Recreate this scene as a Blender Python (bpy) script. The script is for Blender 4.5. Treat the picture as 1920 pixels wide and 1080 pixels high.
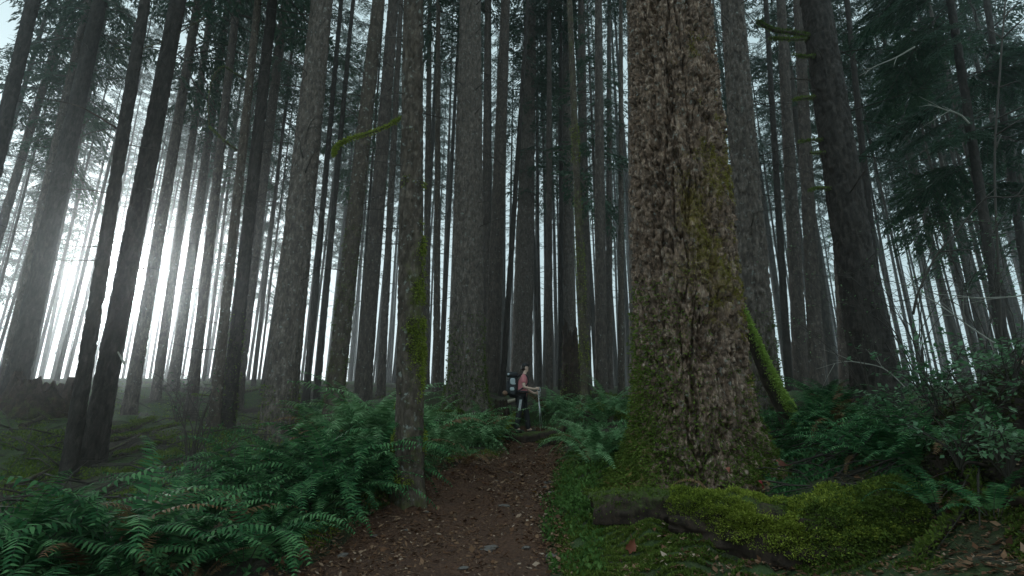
import bpy, math, random
import numpy as np
from mathutils import Vector, Matrix, Quaternion

for o in list(bpy.data.objects):
    bpy.data.objects.remove(o)
SC = bpy.context.scene
COL = SC.collection
R = math.radians

# ------------------------------------------------------------------ camera, sky, sun, exposure
PITCH = R(15.8)
FPX = 1000.0                      # focal length in photograph pixels (1920 wide)
cam_d = bpy.data.cameras.new('camera')
cam_d.sensor_width = 36.0
cam_d.lens = 36.0 * FPX / 1920.0
cam_d.clip_start = 0.05
cam_d.clip_end = 2000.0
cam = bpy.data.objects.new('camera', cam_d)
COL.objects.link(cam)
cam.location = (0, 0, 0)
cam.rotation_euler = (R(90) + PITCH, 0, 0)
SC.camera = cam

SUN_AZ, SUN_EL = R(-35.5), R(14.5)           # azimuth from +Y towards +X
SUN_DIR = Vector((math.sin(SUN_AZ) * math.cos(SUN_EL), math.cos(SUN_AZ) * math.cos(SUN_EL), math.sin(SUN_EL)))
world = bpy.data.worlds.new('World')
SC.world = world
world.use_nodes = True
wn, wl = world.node_tree.nodes, world.node_tree.links
wn.clear()
sky = wn.new('ShaderNodeTexSky')
sky.sky_type = 'NISHITA'
sky.sun_disc = False
sky.sun_elevation = SUN_EL
sky.sun_rotation = SUN_AZ
sky.air_density = 1.0
sky.dust_density = 2.0
hsv = wn.new('ShaderNodeHueSaturation')
hsv.inputs['Saturation'].default_value = 0.15
over = wn.new('ShaderNodeMix')
over.data_type = 'RGBA'
over.inputs['Factor'].default_value = 0.8
over.inputs['B'].default_value = (7.0, 9.3, 9.9, 1)    # even overcast
bg = wn.new('ShaderNodeBackground')
bg.inputs['Strength'].default_value = 0.075
out = wn.new('ShaderNodeOutputWorld')
wl.new(sky.outputs['Color'], hsv.inputs['Color'])
wl.new(hsv.outputs['Color'], over.inputs['A'])
wl.new(over.outputs['Result'], bg.inputs['Color'])
wl.new(bg.outputs['Background'], out.inputs['Surface'])

sun_d = bpy.data.lights.new('sun', 'SUN')
sun_d.energy = 1.5
sun_d.angle = R(8)
sun_d.color = (0.96, 1.0, 0.99)
sun = bpy.data.objects.new('sun', sun_d)
COL.objects.link(sun)
sun.rotation_euler = SUN_DIR.to_track_quat('Z', 'Y').to_euler()
sun.location = SUN_DIR * 100

SC.view_settings.view_transform = 'Standard'
SC.view_settings.look = 'None'
SC.view_settings.gamma = 1.0
SC.view_settings.exposure = 0.38
HAZE_DENSITY = 0.0029
HAZE_G = 0.92

SC.render.engine = 'CYCLES'
SC.cycles.use_denoising = True
SC.cycles.max_bounces = 5
SC.cycles.diffuse_bounces = 3
SC.cycles.glossy_bounces = 2
SC.cycles.transmission_bounces = 3
SC.cycles.volume_bounces = 1
SC.cycles.transparent_max_bounces = 8
SC.cycles.sample_clamp_indirect = 6.0
SC.cycles.use_adaptive_sampling = False

# ------------------------------------------------------------------ helpers
rng = np.random.default_rng(7)


def ray(px, py):
    u = (540.0 - py) / FPX
    return np.array([(px - 960.0) / FPX, math.cos(PITCH) - u * math.sin(PITCH), math.sin(PITCH) + u * math.cos(PITCH)])


def at(px, py, d):
    r = ray(px, py)
    return r * (d / r[1])


def h3(ix, iy, iz, s):
    n = (ix.astype(np.int64) * 374761393 + iy.astype(np.int64) * 668265263 + iz.astype(np.int64) * 2147483647 + s * 1274126177) & 0xFFFFFFFF
    n = ((n ^ (n >> 13)) * 1274126177) & 0xFFFFFFFF
    n = ((n ^ (n >> 16)) * 2246822519) & 0xFFFFFFFF
    return ((n ^ (n >> 15)) & 0xFFFFFF) / float(0xFFFFFF)


def vnoise(p, s=0):
    """value noise in [-1, 1], p is (N,3)"""
    i = np.floor(p).astype(np.int64)
    f = p - i
    f = f * f * (3 - 2 * f)
    r = 0
    for dx in (0, 1):
        for dy in (0, 1):
            for dz in (0, 1):
                w = (f[:, 0] if dx else 1 - f[:, 0]) * (f[:, 1] if dy else 1 - f[:, 1]) * (f[:, 2] if dz else 1 - f[:, 2])
                r = r + w * h3(i[:, 0] + dx, i[:, 1] + dy, i[:, 2] + dz, s)
    return r * 2 - 1


def fbm(p, s=0, o=4):
    r, a = 0, 0.5
    for k in range(o):
        r = r + a * vnoise(p, s + k * 17)
        p = p * 2.03
        a *= 0.5
    return r


def worley(p, s=0, ids=False):
    i = np.floor(p).astype(np.int64)
    f1 = np.full(len(p), 9.0)
    f2 = np.full(len(p), 9.0)
    hid = np.zeros(len(p))
    for dx in (-1, 0, 1):
        for dy in (-1, 0, 1):
            for dz in (-1, 0, 1):
                a, b, c = i[:, 0] + dx, i[:, 1] + dy, i[:, 2] + dz
                q = np.stack([a + h3(a, b, c, s), b + h3(a, b, c, s + 1), c + h3(a, b, c, s + 2)], 1)
                d = np.sqrt(((q - p) ** 2).sum(1))
                m = d < f1
                if ids:
                    hid = np.where(m, h3(a, b, c, s + 9), hid)
                f2 = np.where(m, f1, np.minimum(f2, d))
                f1 = np.where(m, d, f1)
    return (f1, f2, hid) if ids else (f1, f2)


def sstep(a, b, x):
    t = np.clip((x - a) / (b - a), 0, 1)
    return t * t * (3 - 2 * t)


def mesh_np(name, V, F, mats=(), smooth=False, fmat=None, attrs=None):
    V = np.ascontiguousarray(V, np.float32)
    if not isinstance(F, (list, tuple)):
        F = [F]
    F = [np.ascontiguousarray(f, np.int32) for f in F if len(f)]
    me = bpy.data.meshes.new(name)
    me.vertices.add(len(V))
    me.vertices.foreach_set('co', V.ravel())
    nl = sum(f.size for f in F)
    npol = sum(len(f) for f in F)
    me.loops.add(nl)
    me.loops.foreach_set('vertex_index', np.concatenate([f.ravel() for f in F]))
    me.polygons.add(npol)
    sizes = np.concatenate([np.full(len(f), f.shape[1], np.int32) for f in F])
    starts = np.concatenate([[0], np.cumsum(sizes)[:-1]]).astype(np.int32)
    me.polygons.foreach_set('loop_start', starts)
    if smooth:
        me.polygons.foreach_set('use_smooth', np.ones(npol, bool))
    if fmat is not None:
        me.polygons.foreach_set('material_index', np.ascontiguousarray(fmat, np.int32))
    for m in mats:
        me.materials.append(m)
    if attrs:
        for k, v in attrs.items():
            a = me.attributes.new(k, 'FLOAT', 'POINT')
            a.data.foreach_set('value', np.ascontiguousarray(v, np.float32))
    me.update(calc_edges=True)
    return me


def obj(name, me, parent=None, loc=None, rot=None, scale=None):
    o = bpy.data.objects.new(name, me)
    COL.objects.link(o)
    if parent is not None:
        o.parent = parent
    if loc is not None:
        o.location = loc
    if rot is not None:
        o.rotation_euler = rot
    if scale is not None:
        o.scale = scale
    return o


def tag(o, label, cat, group=None):
    o['label'] = label
    o['category'] = cat
    if group:
        o['group'] = group
    return o


def thing(name, label, cat, loc=(0, 0, 0), group=None, rot=None):
    o = obj(name, None, loc=tuple(float(v) for v in loc), rot=rot)
    o.empty_display_size = 0.2
    return tag(o, label, cat, group)


class MB:
    """collects triangles / quads"""
    def __init__(s):
        s.V, s.Q, s.T, s.qm, s.tm, s.n = [], [], [], [], [], 0

    def add(s, V, Q=None, T=None, m=0):
        V = np.asarray(V, float).reshape(-1, 3)
        if Q is not None and len(Q):
            s.Q.append(np.asarray(Q) + s.n)
            s.qm.append(np.full(len(Q), m))
        if T is not None and len(T):
            s.T.append(np.asarray(T) + s.n)
            s.tm.append(np.full(len(T), m))
        s.V.append(V)
        s.n += len(V)

    def tube(s, P, rad, n=6, m=0, cap=True):
        V, Q, T = tube(P, rad, n, cap)
        s.add(V, Q, T, m)

    def box(s, c, sz, m=0, rot=None):
        c, sz = np.array(c, float), np.array(sz, float) / 2
        V = np.array([[x, y, z] for x in (-1, 1) for y in (-1, 1) for z in (-1, 1)], float) * sz
        if rot is not None:
            V = V @ np.array(rot).T
        s.add(V + c, [[0, 1, 3, 2], [4, 6, 7, 5], [0, 4, 5, 1], [2, 3, 7, 6], [0, 2, 6, 4], [1, 5, 7, 3]], m=m)

    def mesh(s, name, mats=(), smooth=False):
        F, fm = [], []
        if s.Q:
            F.append(np.concatenate(s.Q)); fm.append(np.concatenate(s.qm))
        if s.T:
            F.append(np.concatenate(s.T)); fm.append(np.concatenate(s.tm))
        return mesh_np(name, np.concatenate(s.V), F, mats, smooth, np.concatenate(fm))


def tube(P, rad, n=6, cap=True):
    P = np.asarray(P, float)
    rad = np.broadcast_to(np.asarray(rad, float), (len(P),))
    t = np.gradient(P, axis=0)
    t /= np.linalg.norm(t, axis=1)[:, None] + 1e-9
    ref = np.array([0, 0, 1.0]) if abs(t[:, 2]).mean() < 0.8 else np.array([1.0, 0, 0])
    a = np.cross(t, ref); a /= np.linalg.norm(a, axis=1)[:, None] + 1e-9
    b = np.cross(t, a)
    th = np.arange(n) * 2 * np.pi / n
    V = P[:, None] + rad[:, None, None] * (np.cos(th)[None, :, None] * a[:, None] + np.sin(th)[None, :, None] * b[:, None])
    k = len(P)
    i = np.arange(k - 1)[:, None] * n
    j = np.arange(n)[None]
    j2 = (j + 1) % n
    Q = np.stack([i + j, i + j2, i + n + j2, i + n + j], -1).reshape(-1, 4)
    V = V.reshape(-1, 3)
    T = np.zeros((0, 3), int)
    if cap:
        V = np.concatenate([V, P[:1], P[-1:]])
        c0, c1 = k * n, k * n + 1
        jj = np.arange(n)
        T = np.concatenate([np.stack([np.full(n, c0), (jj + 1) % n, jj], 1),
                            np.stack([np.full(n, c1), (k - 1) * n + jj, (k - 1) * n + (jj + 1) % n], 1)])
    return V, Q, T


def bez(pts, n):
    """smooth curve through points (Catmull-Rom)"""
    P = np.asarray(pts, float)
    P = np.concatenate([2 * P[:1] - P[1:2], P, 2 * P[-1:] - P[-2:-1]])
    k = len(P) - 3
    res = []
    for t in np.linspace(0, k - 1e-6, n):
        i = int(t); f = t - i
        a, b, c, d = P[i:i + 4]
        res.append(0.5 * (2 * b + (c - a) * f + (2 * a - 5 * b + 4 * c - d) * f * f + (3 * b - a - 3 * c + d) * f ** 3))
    return np.array(res)


def blades(P, N, size, rg, per=3, width=0.4, spread=0.9, droop=0.0):
    """moss: little pointed blades standing on points P along normals N"""
    P = np.repeat(P, per, 0); N = np.repeat(N, per, 0)
    n = len(P)
    D = N + rg.normal(0, spread, (n, 3)) * np.array([1, 1, 0.6])
    D[:, 2] -= droop
    D /= np.linalg.norm(D, axis=1)[:, None] + 1e-9
    L = size * rg.uniform(0.5, 1.4, n)[:, None]
    S = np.cross(D, rg.normal(0, 1, (n, 3)))
    S /= np.linalg.norm(S, axis=1)[:, None] + 1e-9
    B = P + rg.normal(0, size * 0.5, (n, 3))
    w = L * width * 0.5
    m = B + D * L * 0.45
    V = np.stack([B - N * size * 0.2, m - S * w, B + D * L, m + S * w], 1).reshape(-1, 3)
    Q = np.arange(n * 4).reshape(-1, 4)
    return V, Q


# ------------------------------------------------------------------ materials
def nodes(name):
    m = bpy.data.materials.new(name)
    m.use_nodes = True
    nt = m.node_tree
    nt.nodes.clear()
    o = nt.nodes.new('ShaderNodeOutputMaterial')
    return m, nt, o


def N(nt, t, **kw):
    n = nt.nodes.new(t)
    for k, v in kw.items():
        if k in n.inputs:
            n.inputs[k].default_value = v
        else:
            setattr(n, k, v)
    return n


def ramp(nt, src, stops):
    r = nt.nodes.new('ShaderNodeValToRGB')
    e = r.color_ramp.elements
    while len(e) < len(stops):
        e.new(0.5)
    for k, (p, c) in enumerate(stops):
        e[k].position = p
        e[k].color = tuple(c) + (1,) if len(c) == 3 else c
    nt.links.new(src, r.inputs[0])
    return r


def noise(nt, vec, scale, detail=4, rough=0.6, dim=(1, 1, 1)):
    mp = N(nt, 'ShaderNodeMapping')
    mp.inputs['Scale'].default_value = dim
    nt.links.new(vec, mp.inputs['Vector'])
    n = N(nt, 'ShaderNodeTexNoise', Scale=scale, Detail=detail, Roughness=rough)
    nt.links.new(mp.outputs[0], n.inputs['Vector'])
    return n.outputs['Fac']


def mixc(nt, fac, a, b):
    m = nt.nodes.new('ShaderNodeMix')
    m.data_type = 'RGBA'
    for s, v in (('Factor', fac), ('A', a), ('B', b)):
        if isinstance(v, (int, float)):
            m.inputs[s].default_value = v
        elif isinstance(v, tuple):
            m.inputs[s].default_value = v + (1,) if len(v) == 3 else v
        else:
            nt.links.new(v, m.inputs[s])
    return m.outputs['Result']


def math_n(nt, op, a, b=0.0, clamp=False):
    m = nt.nodes.new('ShaderNodeMath')
    m.operation = op
    m.use_clamp = clamp
    for k, v in enumerate((a, b)):
        if isinstance(v, (int, float)):
            m.inputs[k].default_value = v
        else:
            nt.links.new(v, m.inputs[k])
    return m.outputs[0]


def bark(name, dark, mid, light, moss=None, moss_bias=-0.35, lichen=0.0, bump=0.6, fine=1.0, tones=(0.72, 0.97, 1.25), tall=0.28):
    m, nt, o = nodes(name)
    g = N(nt, 'ShaderNodeNewGeometry').outputs['Position']
    n1 = noise(nt, g, 26 * fine, 6, 0.7, (1, 1, 0.28))
    n2 = noise(nt, g, 1.6, 3)
    n3 = noise(nt, g, 9 * fine, 4, 0.65, (1, 1, 0.5))
    f = math_n(nt, 'ADD', math_n(nt, 'MULTIPLY', n1, 0.6), math_n(nt, 'MULTIPLY', n3, 0.4))
    c = ramp(nt, f, [(0.34, dark), (0.52, mid), (0.68, light)]).outputs[0]
    c = mixc(nt, math_n(nt, 'MULTIPLY', n2, 0.55), c, tuple(v * 0.75 for v in mid))
    vm = N(nt, 'ShaderNodeMapping')                     # each bark scale has a tone of its own
    vm.inputs['Scale'].default_value = (1, 1, tall)
    wob = N(nt, 'ShaderNodeVectorMath', operation='ADD')
    nz = N(nt, 'ShaderNodeTexNoise', Scale=18.0, Detail=3.0)
    nt.links.new(g, nz.inputs['Vector'])
    sc_ = N(nt, 'ShaderNodeVectorMath', operation='SCALE')
    sc_.inputs['Scale'].default_value = 0.05
    nt.links.new(nz.outputs['Color'], sc_.inputs[0])
    nt.links.new(g, wob.inputs[0]); nt.links.new(sc_.outputs[0], wob.inputs[1])
    nt.links.new(wob.outputs[0], vm.inputs['Vector'])
    vo = N(nt, 'ShaderNodeTexVoronoi', Scale=24.0 * fine)
    nt.links.new(vm.outputs[0], vo.inputs['Vector'])
    tone = ramp(nt, vo.outputs['Color'], [(0.15, (tones[0],) * 3), (0.5, (tones[1],) * 3), (0.85, (tones[2], tones[2] * 0.985, tones[2] * 0.965))]).outputs[0]
    mt = nt.nodes.new('ShaderNodeMix')
    mt.data_type = 'RGBA'
    mt.blend_type = 'MULTIPLY'
    mt.inputs['Factor'].default_value = 1.0
    nt.links.new(c, mt.inputs['A']); nt.links.new(tone, mt.inputs['B'])
    c = mt.outputs['Result']
    if lichen > 0:
        ln = noise(nt, g, 13, 3, 0.5)
        lm = ramp(nt, ln, [(0.66 - lichen * 0.12, (0, 0, 0)), (0.74 - lichen * 0.1, (1, 1, 1))]).outputs[0]
        c = mixc(nt, math_n(nt, 'MULTIPLY', lm, 0.6), c, (0.33, 0.36, 0.33))
    if moss is not None:
        at_ = N(nt, 'ShaderNodeAttribute', attribute_name='moss')
        mn = noise(nt, g, 5.5, 5, 0.7)
        mm = math_n(nt, 'ADD', math_n(nt, 'ADD', at_.outputs['Fac'], mn), moss_bias)
        mm = math_n(nt, 'ADD', mm, math_n(nt, 'MULTIPLY', math_n(nt, 'SUBTRACT', noise(nt, g, 38, 4, 0.7), 0.5), 0.6))
        mm = ramp(nt, mm, [(0.40, (0, 0, 0)), (0.72, (1, 1, 1))]).outputs[0]
        c = mixc(nt, mm, c, mixc(nt, n1, tuple(v * 0.6 for v in moss), tuple(v * 1.4 for v in moss)))
    b = N(nt, 'ShaderNodeBsdfPrincipled', Roughness=0.85)
    b.inputs['Specular IOR Level'].default_value = 0.25
    nt.links.new(c, b.inputs['Base Color'])
    bp = N(nt, 'ShaderNodeBump', Strength=bump, Distance=0.03)
    nt.links.new(f, bp.inputs['Height'])
    nt.links.new(bp.outputs[0], b.inputs['Normal'])
    nt.links.new(b.outputs[0], o.inputs['Surface'])
    return m


def leaf(name, stops, transl=0.3, rough=0.5, spec=0.3, patch=0.0, patch_col=None):
    m, nt, o = nodes(name)
    gn = N(nt, 'ShaderNodeNewGeometry')
    oi = N(nt, 'ShaderNodeObjectInfo')
    pn = noise(nt, gn.outputs['Position'], 1.3, 3)
    f = math_n(nt, 'ADD', math_n(nt, 'MULTIPLY', gn.outputs['Random Per Island'], 0.5), math_n(nt, 'MULTIPLY', pn, 0.3))
    f = math_n(nt, 'ADD', f, math_n(nt, 'MULTIPLY', oi.outputs['Random'], 0.25))
    c = ramp(nt, f, stops).outputs[0]
    b = N(nt, 'ShaderNodeBsdfPrincipled', Roughness=rough)
    b.inputs['Specular IOR Level'].default_value = spec
    t = N(nt, 'ShaderNodeBsdfTranslucent')
    mx = N(nt, 'ShaderNodeMixShader', Fac=transl)
    nt.links.new(c, b.inputs['Base Color'])
    nt.links.new(c, t.inputs['Color'])
    nt.links.new(b.outputs[0], mx.inputs[1])
    nt.links.new(t.outputs[0], mx.inputs[2])
    nt.links.new(mx.outputs[0], o.inputs['Surface'])
    return m


def plain(name, col, rough=0.7, var=0.25, scale=8.0, metal=0.0, bump=0.0):
    m, nt, o = nodes(name)
    tc = N(nt, 'ShaderNodeTexCoord')
    n1 = noise(nt, tc.outputs['Object'], scale, 4)
    c = mixc(nt, n1, tuple(v * (1 - var) for v in col), tuple(v * (1 + var) for v in col))
    b = N(nt, 'ShaderNodeBsdfPrincipled', Roughness=rough, Metallic=metal)
    nt.links.new(c, b.inputs['Base Color'])
    if bump:
        bp = N(nt, 'ShaderNodeBump', Strength=bump, Distance=0.02)
        nt.links.new(n1, bp.inputs['Height'])
        nt.links.new(bp.outputs[0], b.inputs['Normal'])
    nt.links.new(b.outputs[0], o.inputs['Surface'])
    return m


M_BIG = bark('bark_big', (0.022, 0.013, 0.009), (0.22, 0.145, 0.105), (0.66, 0.52, 0.42), moss=(0.30, 0.22, 0.065), moss_bias=-0.58, lichen=0.3, bump=1.0, tones=(0.5, 0.95, 1.5), tall=0.6)
M_BROWN = bark('bark_brown', (0.035, 0.027, 0.023), (0.11, 0.087, 0.075), (0.23, 0.19, 0.165), moss=(0.10, 0.12, 0.035), moss_bias=-0.47, lichen=0.15)
M_GREY = bark('bark_grey', (0.03, 0.024, 0.02), (0.15, 0.12, 0.102), (0.38, 0.32, 0.28), moss=(0.10, 0.12, 0.035), moss_bias=-0.45, lichen=0.35)
M_DARK = bark('bark_dark', (0.018, 0.015, 0.013), (0.05, 0.041, 0.036), (0.10, 0.085, 0.075), moss=(0.05, 0.065, 0.025), moss_bias=-0.42, lichen=0.0)
M_MOSSY = bark('bark_mossy', (0.03, 0.022, 0.017), (0.10, 0.077, 0.06), (0.21, 0.17, 0.14), moss=(0.10, 0.11, 0.03), moss_bias=-0.30, lichen=0.4)
M_FAR = bark('bark_far', (0.04, 0.035, 0.03), (0.09, 0.077, 0.068), (0.16, 0.14, 0.125), bump=0.3, fine=0.6)
M_DEAD = bark('dead_wood', (0.03, 0.024, 0.02), (0.09, 0.07, 0.055), (0.17, 0.14, 0.11), moss=(0.10, 0.13, 0.03), moss_bias=-0.42)
M_ROT = bark('rotten_wood', (0.02, 0.014, 0.011), (0.05, 0.034, 0.026), (0.11, 0.07, 0.05), moss=(0.08, 0.12, 0.025), moss_bias=-0.35)
M_CUT = plain('cut_wood', (0.42, 0.36, 0.27), 0.8, 0.2, 30)
M_TWIG = plain('twig', (0.055, 0.045, 0.036), 0.85, 0.3, 20)
M_PALETWIG = plain('pale_twig', (0.30, 0.29, 0.25), 0.8, 0.3, 20)
M_NEEDLE = leaf('needles', [(0.15, (0.018, 0.045, 0.03)), (0.5, (0.03, 0.075, 0.045)), (0.9, (0.06, 0.115, 0.065))], 0.25)
M_HEM = leaf('hemlock_needles', [(0.15, (0.022, 0.06, 0.036)), (0.5, (0.04, 0.10, 0.058)), (0.9, (0.085, 0.16, 0.085))], 0.3)
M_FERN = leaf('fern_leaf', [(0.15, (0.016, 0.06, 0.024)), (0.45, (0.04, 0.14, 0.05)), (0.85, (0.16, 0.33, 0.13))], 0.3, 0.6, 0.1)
M_FERN_LIT = leaf('fern_leaf_lit', [(0.15, (0.05, 0.14, 0.05)), (0.5, (0.14, 0.29, 0.12)), (0.85, (0.34, 0.52, 0.27))], 0.3, 0.6, 0.1)  # brighter copy of fern_leaf: the stronger light near the path put into its greens
M_FERN_D = leaf('fern_dry', [(0.2, (0.12, 0.05, 0.025)), (0.5, (0.24, 0.13, 0.06)), (0.9, (0.32, 0.2, 0.1))], 0.3)
M_MOSS = leaf('moss', [(0.15, (0.055, 0.085, 0.016)), (0.5, (0.11, 0.165, 0.032)), (0.9, (0.2, 0.26, 0.055))], 0.3, 0.8, 0.1)
M_MOSS_Y = leaf('moss_yellow', [(0.15, (0.10, 0.14, 0.022)), (0.5, (0.24, 0.30, 0.045)), (0.9, (0.44, 0.48, 0.09))], 0.3, 0.8, 0.1)
M_MOSS_B = leaf('moss_bright', [(0.15, (0.22, 0.32, 0.06)), (0.5, (0.36, 0.50, 0.11)), (0.9, (0.50, 0.64, 0.18))], 0.3, 0.8, 0.1)
M_MOSS_G = leaf('moss_giant', [(0.15, (0.13, 0.11, 0.02)), (0.5, (0.28, 0.25, 0.05)), (0.9, (0.46, 0.41, 0.10))], 0.3, 0.8, 0.1)
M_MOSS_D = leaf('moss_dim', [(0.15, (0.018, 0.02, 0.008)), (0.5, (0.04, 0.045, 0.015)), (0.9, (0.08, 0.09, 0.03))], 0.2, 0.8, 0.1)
M_SHRUB = leaf('shrub_leaf', [(0.15, (0.05, 0.13, 0.06)), (0.5, (0.10, 0.22, 0.10)), (0.85, (0.22, 0.36, 0.20))], 0.35, 0.4, 0.5)
M_LITTER = leaf('leaf_litter', [(0.15, (0.05, 0.024, 0.013)), (0.45, (0.165, 0.075, 0.038)), (0.66, (0.29, 0.165, 0.095)), (0.84, (0.60, 0.47, 0.38))], 0.1, 0.7, 0.3)
M_STONE = plain('stone', (0.16, 0.135, 0.12), 0.85, 0.4, 14, bump=0.4)


def ground_mat():
    m, nt, o = nodes('forest_floor')
    g = N(nt, 'ShaderNodeNewGeometry').outputs['Position']
    a = noise(nt, g, 0.55, 5, 0.65)
    b_ = noise(nt, g, 22, 5, 0.7)
    c1 = ramp(nt, b_, [(0.3, (0.02, 0.015, 0.012)), (0.55, (0.055, 0.038, 0.027)), (0.75, (0.11, 0.08, 0.055))]).outputs[0]
    c2 = ramp(nt, b_, [(0.3, (0.025, 0.045, 0.014)), (0.55, (0.055, 0.09, 0.025)), (0.78, (0.11, 0.15, 0.04))]).outputs[0]
    mk = ramp(nt, a, [(0.40, (0, 0, 0)), (0.54, (1, 1, 1))]).outputs[0]
    c = mixc(nt, mk, c1, c2)
    b = N(nt, 'ShaderNodeBsdfPrincipled', Roughness=0.95)
    nt.links.new(c, b.inputs['Base Color'])
    bp = N(nt, 'ShaderNodeBump', Strength=0.8, Distance=0.05)
    nt.links.new(b_, bp.inputs['Height'])
    nt.links.new(bp.outputs[0], b.inputs['Normal'])
    nt.links.new(b.outputs[0], o.inputs['Surface'])
    return m


def path_mat():
    m, nt, o = nodes('path_soil')
    g = N(nt, 'ShaderNodeNewGeometry').outputs['Position']
    a = noise(nt, g, 1.3, 4, 0.6)
    b_ = noise(nt, g, 34, 6, 0.75)
    c = ramp(nt, b_, [(0.3, (0.03, 0.013, 0.007)), (0.52, (0.165, 0.07, 0.036)), (0.72, (0.34, 0.175, 0.095))]).outputs[0]
    c = mixc(nt, math_n(nt, 'MULTIPLY', a, 0.8), c, (0.055, 0.027, 0.016))
    b = N(nt, 'ShaderNodeBsdfPrincipled', Roughness=0.8)
    nt.links.new(c, b.inputs['Base Color'])
    bp = N(nt, 'ShaderNodeBump', Strength=1.0, Distance=0.04)
    nt.links.new(b_, bp.inputs['Height'])
    nt.links.new(bp.outputs[0], b.inputs['Normal'])
    nt.links.new(b.outputs[0], o.inputs['Surface'])
    return m


M_GROUND, M_PATH = ground_mat(), path_mat()

# ------------------------------------------------------------------ terrain
PATH_ROWS = [(1080, 5.2, 530, 1055), (1000, 6.4, 645, 1035), (950, 7.5, 735, 1030), (900, 9.2, 850, 1035),
             (880, 10.0, 895, 1045), (860, 11.1, 932, 1050), (840, 12.3, 950, 1050), (820, 13.5, 955, 1030), (808, 14.3, 958, 1020)]
CP = [at((a + b) / 2, py, d) for py, d, a, b in PATH_ROWS]
for px, py, d in [(60, 1080, 5.0), (300, 1080, 5.1), (420, 1000, 6.3), (150, 895, 9.0), (-150, 900, 8.0), (515, 830, 12.0), (625, 828, 11.5), (765, 935, 7.3),
                  (420, 808, 11.5), (245, 792, 15.0), (330, 735, 20), (40, 752, 13), (-250, 740, 14), (100, 718, 25), (300, 718, 26), (470, 718, 26),
                  (590, 772, 17), (700, 748, 19), (875, 752, 15.5), (1070, 748, 18), (1150, 765, 13.5), (1310, 900, 7.4), (1180, 900, 7.4), (1500, 742, 17),
                  (1640, 785, 8.8), (1490, 795, 9), (1440, 870, 7.8), (1850, 745, 12), (1420, 1060, 5.3), (1700, 985, 4.9), (1900, 735, 5.6), (1930, 900, 4.5),
                  (1130, 1050, 5.5), (1120, 860, 9.0), (2150, 740, 10), (850, 850, 9.5)]:
    CP.append(at(px, py, d))
CP += [np.array(v, float) for v in [(0, 3, -1.3), (0, 0, -1.42), (0, -5, -1.5), (-6, 0, -1.3), (-7, -5, -1.4), (5, 0, -0.5), (7, -5, -0.4), (-12, 4, -1.0), (10, 3, 0.5)]]
FAR_PTS = []
for x in (-55, -35, -18, 0, 18, 35, 55):
    for y, z in ((30, 2.75), (38, 3.2), (48, 3.1)):
        FAR_PTS.append(np.array([x, y, z + (0.4 if x < -10 else 0)]))
for x in (-45, 45):
    for y in (-20, 0, 15):
        FAR_PTS.append(np.array([x, y, 1.0 if x > 0 else 0.3]))
CP = np.array(CP + FAR_PTS)


def tps_fit(P):
    n = len(P)
    d = np.sqrt(((P[:, None, :2] - P[None, :, :2]) ** 2).sum(-1))
    K = np.where(d > 0, d * d * np.log(d + 1e-12), 0) + np.eye(n) * 0.08
    A = np.zeros((n + 3, n + 3))
    A[:n, :n] = K
    A[:n, n] = 1
    A[:n, n + 1:] = P[:, :2]
    A[n:, :n] = A[:n, n:].T
    return np.linalg.solve(A, np.concatenate([P[:, 2], np.zeros(3)]))


TPS_W = tps_fit(CP)


def base_h(x, y):
    x = np.atleast_1d(np.asarray(x, float)); y = np.atleast_1d(np.asarray(y, float))
    res = np.empty(len(x))
    for s in range(0, len(x), 20000):
        xx, yy = x[s:s + 20000], y[s:s + 20000]
        d2 = (xx[:, None] - CP[None, :, 0]) ** 2 + (yy[:, None] - CP[None, :, 1]) ** 2
        K = np.where(d2 > 1e-12, 0.5 * d2 * np.log(d2 + 1e-12), 0)
        n = len(CP)
        res[s:s + 20000] = K @ TPS_W[:n] + TPS_W[n] + xx * TPS_W[n + 1] + yy * TPS_W[n + 2]
    far = 3.2 - 0.004 * np.clip(np.hypot(x, y) - 40, 0, 100) ** 2 * 0.6
    far = np.where(y < 10, np.minimum(far, 0.6), far)
    far = np.maximum(far, -14)
    w = sstep(42, 60, np.hypot(x, y - 5))
    return res * (1 - w) + far * w


def path_edges(y):
    ys = np.array([0.0, 3.0] + [r[1] for r in PATH_ROWS])
    xl = np.array([-1.2, -1.6] + [at(r[2], r[0], r[1])[0] for r in PATH_ROWS])
    xr = np.array([0.9, 0.6] + [at(r[3], r[0], r[1])[0] for r in PATH_ROWS])
    return np.interp(y, ys, xl), np.interp(y, ys, xr)


def on_path(x, y, margin=0.0):
    a, b = path_edges(y)
    return (x > a - margin) & (x < b + margin) & (y < 14.4)


def ground_h(x, y):
    x = np.atleast_1d(np.asarray(x, float)); y = np.atleast_1d(np.asarray(y, float))
    z = base_h(x, y)
    a, b = path_edges(y)
    off = np.maximum(a - x, x - b)                       # distance outside the path
    k = np.where(y < 15, sstep(0.0, 0.7, off), 1.0)
    p = np.stack([x, y, np.zeros_like(x)], 1)
    z = z + k * (0.16 * fbm(p * 0.7, 3, 3) + 0.09 * fbm(p * 2.3, 5, 3)) + 0.02 * fbm(p * 5, 9, 2)
    z = z + np.where(y < 15, 0.10 * sstep(0, 0.35, off), 0.1) - 0.03
    z = z + np.where(x > b, 1.0, 0.0) * sstep(0.05, 0.35, off) * sstep(2.2, 1.5, off) * sstep(12, 9, y) * (0.20 * fbm(p * 3.0, 13, 3) + 0.05)   # lumpy moss cushions
    return z


def gz(x, y):
    return float(ground_h(x, y)[0])


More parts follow.
